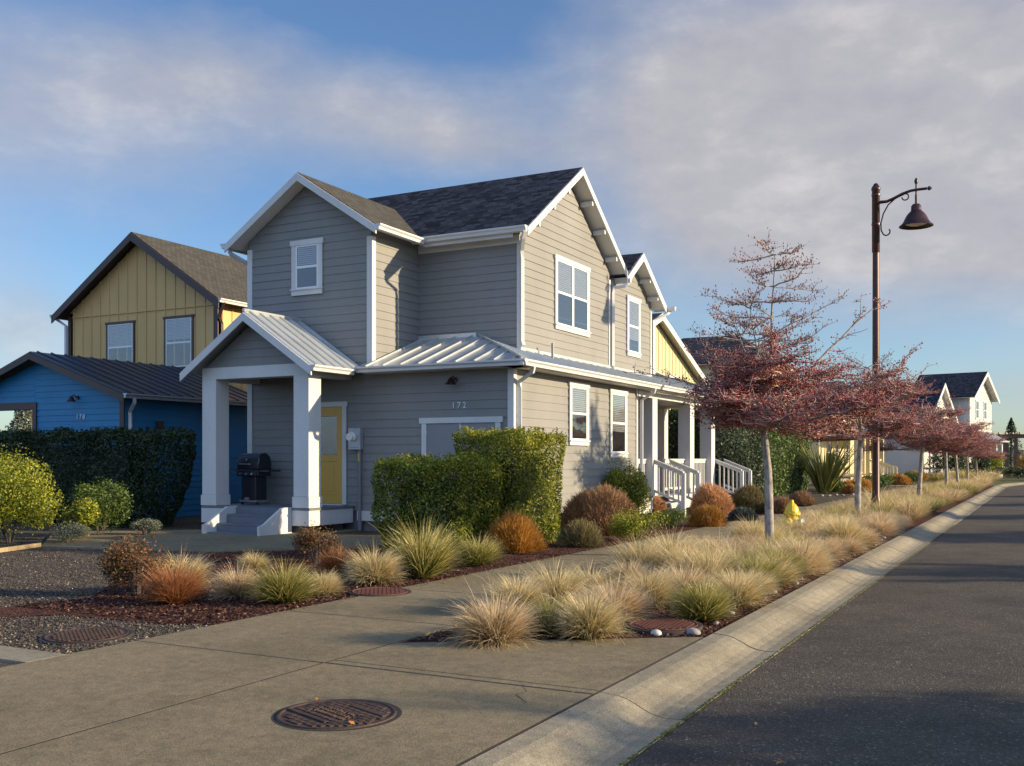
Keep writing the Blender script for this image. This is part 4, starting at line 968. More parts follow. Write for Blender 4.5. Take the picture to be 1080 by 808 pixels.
text_mesh(B, '178', .165, (-20.87, 16.975, 2.44), (R(90), 0, 0), 'number_metal', spacing=1.4)
wall_lamp(B, FS(17.0), -20.98, 2.93); m = MB(); m.box(17.95, 18.15, .02, .08, 2.15, 2.4, FE(-19.4)); m.build('vent_cover', 'trim_brown', B)
# ================================================================== YELLOW HOUSE behind it
Y = thing('yellow_house', 'mustard yellow board-and-batten house with dark brown trim behind the blue garage', 'house', (-24.4, 26, 0))
batten_wall(Y, FS(22.0), [(-27.55, 0), (-21.25, 0), (-21.25, 6.1), (-24.4, 8.12), (-27.55, 6.1)], 'siding_yellow')
batten_wall(Y, FE(-21.25), [(22.0, 0), (34.0, 0), (34.0, 6.1), (22.0, 6.1)], 'siding_yellow'); batten_wall(Y, FW(-27.55), [(22.0, 0), (34.0, 0), (34.0, 6.1), (22.0, 6.1)], 'siding_yellow'); batten_wall(Y, FN(34.0), [(-27.5, 0), (-21.3, 0), (-21.3, 6.1), (-24.4, 8.1), (-27.5, 6.1)], 'siding_yellow')
roof(Y, [[(-20.88, 21.65, 6.05), (-20.88, 34.4, 6.05), (-24.4, 34.4, 8.32), (-24.4, 21.65, 8.32)]], 'shingle_sunlit', soffit='trim_brown')  # lighter shingle colour stands for sun on this slope
roof(Y, [[(-27.92, 34.4, 6.05), (-27.92, 21.65, 6.05), (-24.4, 21.65, 8.32), (-24.4, 34.4, 8.32)]], 'shingle_charcoal', soffit='trim_brown')
rakes(Y, FS(21.65), -27.94, -24.4, -20.86, 6.03, 8.31, 'trim_brown', .24)
gutter(Y, (-20.88, 21.63, 6.05), (-20.88, 34.4, 6.05), (1, 0, 0)); gutter(Y, (-27.92, 21.63, 6.05), (-27.92, 34.4, 6.05), (-1, 0, 0))
spout(Y, [(-20.8, 21.8, 5.95), (-21.15, 21.95, 5.6), (-21.18, 22.1, 5.4), (-21.18, 22.1, .1)], 'trim_brown'); spout(Y, [(-27.98, 21.8, 5.95), (-27.6, 21.9, 5.7), (-27.6, 21.9, .1)])
for bx_ in ((-21.37, -21.21, 21.955, 22.0, 0, 6.0), (-27.58, -27.45, 21.955, 22.0, 0, 6.0)):
    m = MB(); m.box(*bx_); m.build('corner_board', 'trim_brown', Y)
m = MB(); m.box(-27.40, -21.4, 21.962, 21.977, 5.94, 5.965); m.build('band_board', 'siding_yellow', Y)
def px_x(px, Yp): u = (px-540)/1068; return Yp/(u*SN+CS)*(u*CS-SN)
for a, b in ((113, 143), (174, 205)):
    window(Y, FS(22.0), px_x(a, 22), px_x(b, 22), 4.10, 5.70 if a < 150 else 5.72, trim='trim_brown', tw=.075, blinds=(.5, 1) if a < 150 else (.55, 1))
# ================================================================== houses up the street
def far_window(parent, F, u0, u1, z0, z1, trim='trim_white', local=False): window(parent, F, u0, u1, z0, z1, trim, .10, blinds=None, local=local)
S = thing('sage_house', 'pale yellow-green board-and-batten house with white raking eaves, next along from the grey house', 'house', (-17, 39.7, 0))
batten_wall(S, FE(-14.3), [(33.7, 0), (45.7, 0), (45.7, 5.0), (39.7, 7.22), (33.7, 5.0)], 'siding_sage', .45)
batten_wall(S, FS(33.7), [(-22, 0), (-14.31, 0), (-14.31, 4.95), (-22, 4.95)], 'siding_sage', .45); batten_wall(S, FN(45.7), [(-22, 0), (-14.31, 0), (-14.31, 4.95), (-22, 4.95)], 'siding_sage', .45)
roof(S, [[(-22, 33.2, 5.03), (-13.95, 33.2, 5.03), (-13.95, 39.7, 7.47), (-22, 39.7, 7.47)], [(-13.95, 46.2, 5.03), (-22, 46.2, 5.03), (-22, 39.7, 7.47), (-13.95, 39.7, 7.47)]], 'shingle_charcoal')
rakes(S, FE(-13.95), 33.18, 39.7, 46.22, 5.03, 7.47, drop=.28)
for u in (36.9, 39.2, 41.5): far_window(S, FE(-14.3), u, u+.9, 3.7, 5.1)
m = MB(); m.box(-14.3, -13.98, 33.9, 45.5, 2.95, 3.1); m.build('band_board', 'trim_white', S)
far_window(S, FE(-14.3), 36.2, 37.4, 1.1, 2.5); far_window(S, FE(-14.3), 42.2, 43.4, 1.1, 2.5)
D = thing('hip_roofed_house', 'house with a dark slate hip roof rising behind the red street trees', 'house', (-15.6, 52, 0))
lap_wall(D, FS(49), [(-19, 0), (-12.2, 0), (-12.2, 6.15), (-19, 6.15)], 'siding_cream', .3); lap_wall(D, FE(-12.2), [(49, 0), (55, 0), (55, 6.15), (49, 6.15)], 'siding_cream', .3)
lap_wall(D, FN(55), [(-19, 0), (-12.2, 0), (-12.2, 6.15), (-19, 6.15)], 'siding_cream', .3); lap_wall(D, FW(-19), [(49, 0), (55, 0), (55, 6.15), (49, 6.15)], 'siding_cream', .3)
roof(D, [[(-19.5, 48.5, 6.2), (-11.7, 48.5, 6.2), (-14.1, 52, 7.9), (-17.1, 52, 7.9)], [(-11.7, 55.5, 6.2), (-19.5, 55.5, 6.2), (-17.1, 52, 7.9), (-14.1, 52, 7.9)], [(-19.5, 55.5, 6.2), (-19.5, 48.5, 6.2), (-17.1, 52, 7.9)]], 'shingle_charcoal')
roof(D, [[(-11.7, 48.5, 6.2), (-11.7, 55.5, 6.2), (-14.1, 52, 7.9)]], 'shingle_sunlit')  # hip facing the sun gets the shingle with sunlight in its colour
far_window(D, FE(-12.2), 50.2, 51.4, 4.2, 5.7); far_window(D, FE(-12.2), 52.6, 53.8, 4.2, 5.7); far_window(D, FE(-12.2), 51, 53, .9, 2.5)
def porch(parent, x0, x1, ya, yb, cols, mat, stairs=None, eave=3.1, roofmat='metal_roof', local=False):
    m = MB(); m.box(x0, x1, ya, yb, .40, .5); m.box(x1-.05, x1-.01, ya, yb, 0, .39); m.build('deck', mat, parent, local)
    seam_roof(parent, [[(x1+.35, ya-.2, eave), (x1+.35, yb+.2, eave), (x0, yb+.2, eave+.8), (x0, ya-.2, eave+.8)]], roofmat, .6, local=local)
    m = MB(); m.box(x1-.25, x1, ya, yb, eave-.28, eave-.02); m.build('beam', mat, parent, local); gutter(parent, (x1+.35, ya-.2, eave), (x1+.35, yb+.2, eave), (1, 0, 0), local=local)
    for i in range(cols):
        y = ya+(yb-ya-.3)*i/(cols-1); m = MB(); m.box(x1-.3, x1-.01, y, y+.3, .501, eave-.281); m.build('column', mat, parent, local)
        if i < cols-1 and i != stairs: railing(parent, (x1-.15, y+.3), (x1-.15, ya+(yb-ya-.3)*(i+1)/(cols-1)), .5, .5, False, mat, local)
Q = thing('cream_porch_house', 'cream yellow house with square porch columns and cream railings, beyond the street lamp', 'house', (-13, 66, 0))
lap_wall(Q, FE(-11.6), [(60, 0), (72, 0), (72, 3.6), (66, 6.2), (60, 3.6)], 'siding_cream', .3); lap_wall(Q, FS(60), [(-18, 0), (-11.62, 0), (-11.62, 3.6), (-18, 3.6)], 'siding_cream', .3); lap_wall(Q, FN(72), [(-18, 0), (-11.62, 0), (-11.62, 3.6), (-18, 3.6)], 'siding_cream', .3)
roof(Q, [[(-18, 59.6, 3.55), (-11.2, 59.6, 3.55), (-11.2, 66, 6.35), (-18, 66, 6.35)], [(-11.2, 72.4, 3.55), (-18, 72.4, 3.55), (-18, 66, 6.35), (-11.2, 66, 6.35)]], 'shingle_charcoal')
rakes(Q, FE(-11.2), 59.58, 66, 72.42, 3.55, 6.35); porch(Q, -11.58, -9.5, 61, 71, 6, 'siding_cream', 1, 3.0)
for u in (62.4, 65, 68.8): far_window(Q, FE(-11.6), u, u+1, 1.2, 2.5)
for y in (64.3, 65.9): railing(Q, (-9.45, y), (-8.1, y), .5, .05, True, 'siding_cream', n=8)
W = thing('white_house', 'tall white house with steep dark roof and white gables at the end', 'house', (-8.5, 88, 0), rz=R(-11)); W.scale = (.97, .97, .90)
def P(z): return z
lap_wall(W, FE(4.2), [(-3.3, 0), (3.3, 0), (3.3, 7.0), (0, 8.9), (-3.3, 7.0)], 'siding_white', .3, local=True); lap_wall(W, FS(-3.3), [(-.3, 0), (4.19, 0), (4.19, 6.95), (-.3, 6.95)], 'siding_white', .3, local=True)
lap_wall(W, FN(3.3), [(-.3, 0), (4.19, 0), (4.19, 6.95), (-.3, 6.95)], 'siding_white', .3, local=True)
roof(W, [[(-.6, -3.8, 6.85), (4.7, -3.8, 6.85), (4.7, 0, 9.2), (-.6, 0, 9.2)], [(4.7, 3.8, 6.85), (-.6, 3.8, 6.85), (-.6, 0, 9.2), (4.7, 0, 9.2)]], 'shingle_charcoal', local=True)
rakes(W, FE(4.7), -3.82, 0, 3.82, 6.85, 9.2, drop=.35, local=True)
for u in (-1.7, .7):
    far_window(W, FE(4.2), u, u+1.0, 5.0, 6.7, local=True); far_window(W, FE(4.2), u, u+1.0, 1.3, 2.9, local=True)
lap_wall(W, FE(3.2), [(-11.5, 0), (-3.9, 0), (-3.9, 4.25), (-7.7, 7.55), (-11.5, 4.25)], 'siding_white', .3, local=True); lap_wall(W, FS(-11.5), [(-3, 0), (3.19, 0), (3.19, 4.2), (-3, 4.2)], 'siding_white', .3, local=True)
roof(W, [[(-3, -12.0, 4.0), (3.6, -12.0, 4.0), (3.6, -7.7, 7.8), (-3, -7.7, 7.8)], [(3.6, -3.4, 4.0), (-3, -3.4, 4.0), (-3, -7.7, 7.8), (3.6, -7.7, 7.8)]], 'shingle_charcoal', local=True)
rakes(W, FE(3.6), -12.02, -7.7, -3.38, 4.0, 7.8, drop=.35, local=True)
for u in (-9.6, -6.8): far_window(W, FE(3.2), u, u+1.1, 1.3, 2.9, local=True)
porch(W, 3.22, 4.9, -11.3, -4.0, 5, 'siding_white', None, 3.3, local=True); porch(W, 4.25, 5.2, -2.8, 2.8, 4, 'siding_pale_blue', None, 3.2, local=True)
# pergola at the far end
G_ = thing('pergola', 'brown timber pergola over the gateway at the end of the street', 'pergola', (-.6, 98, 0))
for x, w__ in ((-3.6, .75), (-2.45, .28), (3.2, .35)):
    m = MB(); m.box(x, x+w__, 97.8, 98.15, -.1, 3.3); m.build('post', 'dark_timber', G_)
m = MB(); m.box(-5.4, 4.2, 97.75, 97.95, 3.3, 3.6); m.box(-5.4, 4.2, 99.75, 99.95, 3.3, 3.6)
m.build('beam', 'dark_timber', G_); m = MB()
for i in range(18): m.box(-5.3+i*.54, -5.2+i*.54, 97.2, 100.5, 3.601, 3.78)
m.build('rafters', 'timber', G_)
# ================================================================== street lamp
def street_lamp(label, loc, side=1, name='street_lamp', group=None):
    t = thing(name, label, 'street lamp', (0, 0, 0), group)
    m = MB(); m.lathe([(.16, 0), (.16, .05), (.12, .09), (.11, .5), (.09, .56), (.083, 3.2), (.075, 6.42)], n=20); m.build('pole', 'lamp_bronze', t, True, True)
    m = MB(); m.lathe([(.076, 6.40), (.092, 6.43), (.092, 7.88), (.105, 7.90), (.105, 7.95), (.08, 7.99), (.045, 8.05), (.01, 8.07)], n=20)
    for h in (7.05, 7.75): m.lathe([(.092, h), (.102, h+.01), (.102, h+.05), (.092, h+.06)], n=20)
    m.build('top_sleeve', 'lamp_bronze', t, True, True)
    s = side; m = MB()
    pts = [(0.09*s, 0, 7.60), (.25*s, 0, 7.60), (.42*s, 0, 7.66), (.60*s, 0, 7.74), (.78*s, 0, 7.79), (.95*s, 0, 7.80), (1.14*s, 0, 7.80)]
    m.tube(pts, [.04, .035, .035, .035, .032, .032, .032], 10); m.lathe([(.0, 0), (.045, .02), (.05, .06), (.02, .10)], (1.14*s, 0, 7.80), 10, 'X')
    m.build('arm', 'lamp_bronze', t, True, True)
    m = MB(); sc = []
    for i in range(15): a = R(200-i*30)*1; r = .02+.0065*i; sc.append(((.22+r*math.cos(a))*s, 0, 6.95+r*math.sin(a)))
    sc2 = [(.12*s, 0, 6.93), (.115*s, 0, 7.10), (.17*s, 0, 7.32), (.28*s, 0, 7.52), (.45*s, 0, 7.66), (.62*s, 0, 7.72)]
    m.tube([( (.235+.085*math.cos(R(w)))*s, 0, 6.88+.085*math.sin(R(w))) for w in range(400, 175, -25)]+sc2, .017, 7)
    m.tube([((.66+.075*math.cos(R(w)))*s, 0, 7.66+.075*math.sin(R(w))) for w in range(120, -190, -25)], .016, 7)
    m.build('scroll', 'lamp_bronze', t, True, True)
    x = .90*s; K_ = .86
    def sq(p): return [(a*K_, 7.64+(b-7.70)*K_) for a, b in p]
    m = MB(); m.tube([(x, 0, 7.55), (x, 0, 7.95)], .020, 8); m.lathe([(.022, 7.93), (.03, 7.95), (.045, 8.0), (.03, 8.05), (.01, 8.08)], (x, 0, 0), 12); m.tube([(x, 0, 7.42), (x, 0, 7.68)], .028, 8); m.build('hanger', 'lamp_bronze', t, True, True)
    m = MB(); m.lathe(sq([(.03, 7.50), (.09, 7.49), (.13, 7.44), (.135, 7.33), (.15, 7.29), (.18, 7.27), (.24, 7.20), (.29, 7.11), (.33, 7.02), (.385, 6.945), (.44, 6.905), (.445, 6.885), (.43, 6.88), (.37, 6.92), (.31, 7.0), (.26, 7.10), (.16, 7.22), (.02, 7.24)]), (x, 0, 0), 32)
    sh = m.build('lamp_shade', 'lamp_bronze', t, True, True)
    m = MB(); m.lathe(sq([(.02, 6.90), (.18, 6.92), (.28, 6.95), (.30, 6.985), (.26, 7.0), (.02, 6.99)]), (x, 0, 0), 24); m.build('lens', 'lens', sh, True, True)
    t.location = loc; return t
L1 = street_lamp('tall bronze-brown street lamp with a bell shade on a scrolled arm beside the pavement', (-3.6, 25.5, 0))
GL = 'street lamps across the street'
# ================================================================== hydrant
def hydrant(loc):
    t = thing('fire_hydrant', 'yellow fire hydrant standing among the tan grass by the first tree', 'fire hydrant', (0, 0, 0))
    m = MB(); m.lathe([(.15, 0), (.15, .03), (.10, .04), (.095, .08), (.14, .085), (.14, .12), (.10, .125), (.098, .46), (.105, .47)], n=20); m.build('barrel', 'hydrant_yellow', t, True, True)
    m = MB(); m.lathe([(.105, .465), (.15, .47), (.15, .505), (.128, .51), (.122, .55), (.108, .60), (.078, .645), (.05, .665), (.035, .68), (.03, .72), (.01, .735)], n=20)
    for i in range(8): a = i*math.pi/4; m.tube([(.135*math.cos(a), .135*math.sin(a), .44), (.135*math.cos(a), .135*math.sin(a), .525)], .012, 6)
    for i in range(6): a = i*math.pi/3; m.tube([(.125*math.cos(a), .125*math.sin(a), .53), (.09*math.cos(a), .09*math.sin(a), .63), (.05*math.cos(a), .05*math.sin(a), .668)], .008, 4)
    m.build('bonnet', 'hydrant_yellow', t, True, True)
    for a in (0, 180):
        m = MB(); c = (0, 0, .34); s = 1 if a == 0 else -1
        m.lathe([(.055, .08*s), (.055, .15*s), (.07, .151*s), (.07, .20*s), (.03, .21*s), (.025, .24*s)], c, 14, 'Y'); m.build('side_nozzle', 'hydrant_yellow', t, True, True)
    m = MB(); m.lathe([(.075, .08), (.075, .15), (.092, .151), (.095, .20), (.085, .21), (.03, .215), (.028, .25)], (0, 0, .31), 16, 'X'); m.build('front_nozzle', 'galvanised', t, True, True)
    t.location = loc; t.rotation_euler = (0, 0, R(-12)); return t
hydrant((-4.05, 18.5, 0))
# ================================================================== iron covers
def cover(label, x, y, rad, rot, style, mat, z=.013, tilt=(0, 0)):
    t = thing('manhole_cover', label, 'manhole cover', (0, 0, 0))
    m = MB(); m.lathe([(rad-.03, 0), (rad-.028, .006), (rad, .006), (rad+.004, .001), (rad+.004, -.03)], n=56); m.build('frame', 'iron_dark', t, True, True)
    m = MB(); m.lathe([(rad-.034, .0062), (rad-.034, .013), (rad-.046, .013), (rad-.05, .008), (.01, .008)], n=56); 
    if style == 'brick':
        w_, h_ = .062, .036; i = 0; y0 = -rad
        while y0 < rad:
            x0 = -rad+(.031 if i % 2 else 0)
            while x0 < rad:
                cx, cy = x0+w_/2, y0+h_/2; zone = (abs(cx) < .17 and abs(cy) < .075) or (-.30 < cx < .14 and -.185 < cy < -.125) or (-.12 < cx < .26 and .135 < cy < .185)
                if math.hypot(abs(cx)+w_/2, abs(cy)+h_/2) < rad-.052 and not zone:
                    m.box(x0+.0035, x0+w_-.0035, y0+.0035, y0+h_-.0035, .0081, .0135)
                x0 += w_
            y0 += h_; i += 1
        m.build('lid', mat, t, True)
        q = MB(); q.box(-.27, .13, -.165, -.135, .0082, .0165); q.box(-.10, .24, .145, .175, .0082, .0165); q.build('lifting_bar', 'rust_red' if False else mat, t, True)
        q = MB(); rr = random.Random(4)
        for row in range(3):      # worn raised lettering, no longer readable
            xx = -.155
            while xx < .14:
                ww = rr.uniform(.016, .026); yy = .046-row*.046
                q.box(xx, xx+.005, yy-.016, yy+.016, .0082, .015)
                if rr.random() < .8: q.box(xx+.0051, xx+ww, yy+.011, yy+.016, .0082, .0148)
                if rr.random() < .6: q.box(xx+.0051, xx+ww, yy-.016, yy-.011, .0082, .0148)
                if rr.random() < .5: q.box(xx+ww-.004, xx+ww+.001, yy-.0105, yy+.0105, .0082, .0149)
                xx += ww+.008
        q.build('worn_lettering', 'rust_iron', t, True)
    else:
        s = .045; k = int(rad/s)
        for i in range(-k, k+1):
            for j in range(-k, k+1):
                if math.hypot(abs(i)*s+.02, abs(j)*s+.02) < rad-.055: m.box(i*s-.014, i*s+.014, j*s-.014, j*s+.014, .0081, .016)
        m.build('lid', mat, t, True)
    t.location = (x, y, z); t.rotation_euler = (R(tilt[0]), R(tilt[1]), R(rot)); return t
cover('large dark brown iron manhole cover with brick pattern set in the foreground concrete', -3.58, 4.65, .368, -20, 'brick', 'rust_iron', .0065)
cover('studded iron cover in the grey gravel near the alley kerb at far left', *G(92, 671)[:2], .36, 10, 'stud', 'rust_iron', .004, (1.2, 0))
cover('dark red studded cover at the pavement edge between tan grasses', *G(401, 626)[:2], .34, 35, 'stud', 'rust_red', .016, (1, .5))
cover('rusty red flat cover at the tip of the kerbside planting strip by the white stone', *G(700, 663)[:2], .33, 0, 'stud', 'rust_red', .03, (1.6, -.8))
# ================================================================== stones
def stone(label, x, y, r, seed, mat='stone_mid', z=0, group=None):
    rg = np.random.default_rng(seed); bm = bmesh.new(); bmesh.ops.create_icosphere(bm, subdivisions=3, radius=r)
    ks = rg.normal(0, 1, (4, 3))
    for v in bm.verts:
        d = np.array(v.co)/r; f = 1+.10*sum(math.sin(float(d@k)*2.2) for k in ks)/2; v.co *= f; v.co.z *= .62; v.co.x *= 1.2
    me = bpy.data.meshes.new('stone'); bm.to_mesh(me); bm.free(); o = finish(me, 'stone', mat, None, True, True); o.location = (x, y, z+r*.25); o.rotation_euler = (0, 0, rg.uniform(0, 6))
    return tag(o, label, 'stone', group)
sx, sy, _ = G(692, 670); stone('smooth white fist-sized stone beside the rusty cover at the strip tip', sx, sy+.02, .047, 1, 'stone_pale')
sx, sy, _ = G(735, 671); stone('flat grey stone wedged at the kerb corner of the planting strip', sx-.06, sy+.08, .06, 2, 'stone_mid')
rg = np.random.default_rng(9)
for i in range(22):
    y = 8.7+i*.66+rg.uniform(-.15, .15); stone('small grey-brown rock lying along the back of the kerb', -2.56-rg.uniform(0, .12), y, rg.uniform(.016, .042), 20+i, 'stone_mid', group='small rocks along the back of the kerb')
for i in range(9):
    sx, sy, _ = G(850+i*8+rg.uniform(-4, 4), 522+rg.uniform(-2, 2)); stone('grey rock edging the bed beyond the dark green hedge', sx, sy, rg.uniform(.04, .09), 70+i, 'stone_mid', group='grey rocks edging the far bed')
# timber edging
m = MB(); a = Vector(G(-60, 591)); b = Vector(G(42, 577)); s = (b-a).normalized(); q = Vector((-s.y, s.x, 0))*.03
m.extrude([a-q, b-q, b+q, a+q], (0, 0, .07)); tag(m.build('timber_edging', 'timber', bevel=.004), 'long weathered timber board edging the gravel in front of the bright bush', 'edging')
m = MB(); m.box(-9.0, -8.2, 47.4, 49.6, -.05, .55); tag(m.build('low_wall', 'kerb_concrete', bevel=.01), 'low pale concrete wall behind the flax plant beside the far path', 'wall')
# ================================================================== hedges and bushes
def at(px, py): x, y, _ = G(px, py); return (x, y, 0)
hedge('hedge_block', 1.70, 1.45, 1.40, 30000, 'clipped green hedge block, the lower one, in front of the utility door', 'hedge', 'leaf_hedge', .025, 11, (-8.72, 14.0, 0))
hedge('hedge_block', 1.25, 1.95, 1.86, 34000, 'clipped green hedge block, the taller one, at the corner of the grey house', 'hedge', 'leaf_hedge', .025, 12, (-8.22, 15.6, 0))
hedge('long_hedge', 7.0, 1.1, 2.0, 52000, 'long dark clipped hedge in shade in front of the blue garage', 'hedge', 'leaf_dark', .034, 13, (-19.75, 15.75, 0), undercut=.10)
bush('bright_shrub', 1.0, .95, 1.72, 17000, 'tall sunlit yellow-green leafy shrub at the left edge of the yard', 'shrub', 'leaf_lime', .026, 14, (-16.0, 11.55, 0), 13, .26)
bush('leafy_shrub', .72, .6, 1.14, 6500, 'round leafy shrub with lime leaves between the bright bush and the dark hedge', 'shrub', 'leaf_mid', .026, 15, at(106, 565), 8, .25)
bush('leafy_shrub', .40, .4, .85, 1500, 'small lime-leaved shrub in front of the round leafy shrub', 'shrub', 'leaf_lime', .03, 16, at(84, 569), 7, .3)
bush('low_shrub', .42, .40, .40, 3800, 'low silvery green cushion shrub beside the bright bush', 'shrub', 'leaf_silver', .014, 17, at(71, 573), 5, .15)
bush('low_shrub', .34, .32, .34, 3000, 'low grey-green cushion shrub nearest the porch path, right of its neighbours', 'shrub', 'leaf_silver', .014, 18, at(154, 565), 5, .15)
bush('red_shrub', .46, .42, .72, 4200, 'red and green nandina-like shrub on the mulch island left of the tan grasses', 'shrub', 'leaf_red', .017, 19, at(146, 628), 8, .32)
bush('heather_shrub', .40, .36, .62, 3400, 'dark reddish-brown small-leaved shrub in front of the porch steps', 'shrub', 'leaf_red', .016, 20, at(334, 594), 8, .3)
bush('green_shrub', .72, .85, 1.52, 17000, 'rounded dark green shrub under the tall side windows', 'shrub', 'leaf_hedge', .028, 21, at(655, 551)[0:2]+(0,), 9, .18)
bush('golden_shrub', .62, .6, .62, 4600, 'low yellow-green shrub beside the pavement below the side windows', 'shrub', 'leaf_lime', .02, 22, at(672, 570), 9, .28)
bush('golden_shrub', .42, .5, .48, 2600, 'small olive-green shrub next to the porch steps', 'shrub', 'leaf_mid', .018, 23, at(708, 558), 7, .3)
# mounds
dome('sedge_mound', .42, .56, 6500, 'grass_orange', 31, 'vivid orange-brown sedge mound in front of the taller hedge block', 'grass clump', at(541, 581), .16, .007)
dome('sedge_mound', .34, .36, 4200, 'grass_orange', 32, 'orange sedge mound behind the olive one right of the hedge', 'grass clump', at(623, 560), .13, .007)
dome('sedge_mound', .33, .42, 4200, 'heath_olive', 33, 'olive-brown mound with a pale rim beside the pavement right of the hedge', 'grass clump', at(612, 576), .12, .007)
dome('heath_bush', .86, .92, 14000, 'heath_brown', 34, 'large brown rounded heath bush against the side wall', 'shrub', at(633, 562), .10, .008, ry=.8)
dome('heath_bush', .26, .52, 3000, 'heath_salmon', 35, 'small rusty orange heath bush in front of the porch railings', 'shrub', at(692, 544), .10, .008)
dome('heath_bush', .56, .80, 9000, 'heath_salmon', 36, 'salmon orange rounded heath bush between the two porch stairs', 'shrub', at(750, 543), .10, .009)
dome('heath_bush', .50, .78, 8000, 'heath_olive', 37, 'grey-green rounded heath bush right of the salmon one', 'shrub', at(789, 541), .10, .009)
dome('heath_bush', .38, .46, 4500, 'grass_orange', 38, 'low golden orange mound in front of the salmon heath bush', 'shrub', at(746, 555), .09, .008)
dome('heath_bush', .34, .30, 3000, 'leaf_teal', 39, 'low dark blue-green mound beside the pavement by the second stairs', 'shrub', at(783, 549), .07, .010)
dome('heath_bush', .34, .40, 3000, 'heath_brown', 40, 'rust brown mound just behind the first tree trunk', 'shrub', at(826, 542), .10, .010)
dome('heath_bush', .40, .42, 3000, 'heath_brown', 41, 'brown mound at the foot of the dark green hedge', 'shrub', at(845, 533), .10, .012)
# tall hedges up the street; brighter leaves paint in the sunlit far stretch
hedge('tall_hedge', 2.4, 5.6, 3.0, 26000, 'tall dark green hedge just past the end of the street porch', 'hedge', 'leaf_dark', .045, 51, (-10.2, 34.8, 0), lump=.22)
hedge('tall_hedge', 2.2, 8.4, 2.7, 26000, 'brighter green tall hedge behind the flax plant', 'hedge', 'leaf_mid', .055, 52, (-10.4, 42.6, 0), lump=.25)
bush('green_tree', 1.6, 1.6, 3.9, 9000, 'yellow-green leafy small tree rising above the porch roof behind the grey house', 'tree', 'leaf_lime', .06, 53, (-12.6, 34.2, 0), 9, .22)
# flax
def flax(label, loc, n=70, L=1.35, seed=60):
    rg = np.random.default_rng(seed); t = thing('flax_plant', label, 'plant', (0, 0, 0)); V, F, k, s = blades(n*3, rg, .5, L*.65, L*1.05, .05, .62, .075, 5, .55, .5, .1)
    np_mesh('leaves', V, F, np.clip(np.repeat(rg.uniform(.1, .9, k), s), 0, 1), 'flax_leaf', t); t.location = loc; return t
flax('spiky yellow-green flax plant with sword leaves in front of the tall hedge', (-8.4, 44.6, 0), 75, 2.5, 61)
# ================================================================== grasses
gp = [grass('grass_clump', 2300, .36, .27, .41, 1.30, .0062, 'grass_tan', 101, heads=240, droop=1.3),
      grass('grass_clump', 2300, .38, .26, .40, 1.38, .0062, 'grass_pink', 102, heads=300, droop=1.3),
      grass('grass_clump', 2100, .34, .29, .44, 1.22, .0064, 'grass_tan', 103, heads=200, droop=1.5),
      grass('grass_clump', 1900, .34, .29, .44, 1.20, .0070, 'grass_green', 104, heads=140, droop=1.1)]
orange_g = grass('grass_clump', 2000, .34, .28, .44, 1.2, .006, 'grass_rust', 105, heads=80)
broad_g = grass('grass_clump', 900, .40, .42, .66, 1.1, .014, 'grass_green', 106, heads=200, droop=1.1)
def put(proto, px, py, sc, label, rz=None, group=None, z=None):
    place(proto, USED, at(px, py), random.uniform(0, 6.28) if rz is None else rz, sc, label, group, zsc=z or sc*random.uniform(1.12, 1.32))
# left bed
put(gp[2], 190, 624, .98, 'tan grass clump growing out of the red and green shrub on the mulch island')
put(orange_g, 184, 637, .92, 'orange grass clump low at the front of the mulch island')
put(gp[1], 250, 630, .78, 'pinkish tan grass clump right of the mulch island shrub')
put(gp[0], 268, 604, .66, 'small tan grass clump behind the pinkish one, nearest the porch path')
put(gp[3], 300, 636, .98, 'green-based tan grass clump at the pavement edge in front of the steps')
put(gp[0], 340, 627, .68, 'small tan grass clump left of the dark red studded cover')
put(orange_g, 356, 606, .76, 'orange-red grass clump in front of the dark reddish shrub')
put(gp[2], 394, 617, .98, 'tan grass clump right behind the dark red studded cover')
put(broad_g, 446, 610, .98, 'broad-bladed golden green clump in front of the lower hedge block')
put(gp[3], 504, 597, .92, 'pale green grass clump left of the vivid orange mound')
# strip, nearest the driveway
NEAR = [(1, 522, 679, .98, 'pinkish tan clump at the driveway tip of the kerbside strip'), (2, 545, 648, .90, 'tall tan clump behind the one at the driveway tip, on the pavement side'),
        (0, 586, 640, 1.08, 'biggest straw clump in the group nearest the driveway, at its back'), (3, 579, 669, .70, 'dark-based low clump in the middle of the group nearest the driveway'),
        (2, 622, 674, .88, 'green-gold clump left of the rusty cover'), (1, 646, 655, 1.0, 'pinkish clump behind the rusty cover'), (0, 622, 634, .95, 'straw clump behind the pinkish one, third row from the driveway'),
        (0, 684, 640, 1.02, 'tan clump above the rusty cover on the pavement side'), (1, 665, 620, .90, 'pinkish tan clump beside the pavement edge, farther than the rusty cover'),
        (3, 741, 655, .90, 'green-hearted spiky clump right of the rusty cover beside the kerb'), (1, 720, 633, 1.0, 'pinkish clump behind the green-hearted spiky one'), (2, 775, 640, .98, 'tan clump overhanging the kerb past the green-hearted one'),
        (0, 705, 612, .92, 'tan clump at the pavement side left of the nearest tree')]
for k, px, py, sc, lb in NEAR: put(gp[k], px, py, sc, lb)
rg = np.random.default_rng(77); GS = 'tan grass clumps merging along the kerbside strip'; y = 10.1; row = 0
low = [grass('grass_clump', 420, .40, .42, .66, 1.15, .014, 'grass_tan', 107, heads=60, segs=3), grass('grass_clump', 420, .40, .42, .64, 1.2, .014, 'grass_pink', 108, heads=60, segs=3), grass('grass_clump', 420, .40, .40, .62, 1.1, .015, 'grass_green', 109, heads=50, segs=3)]
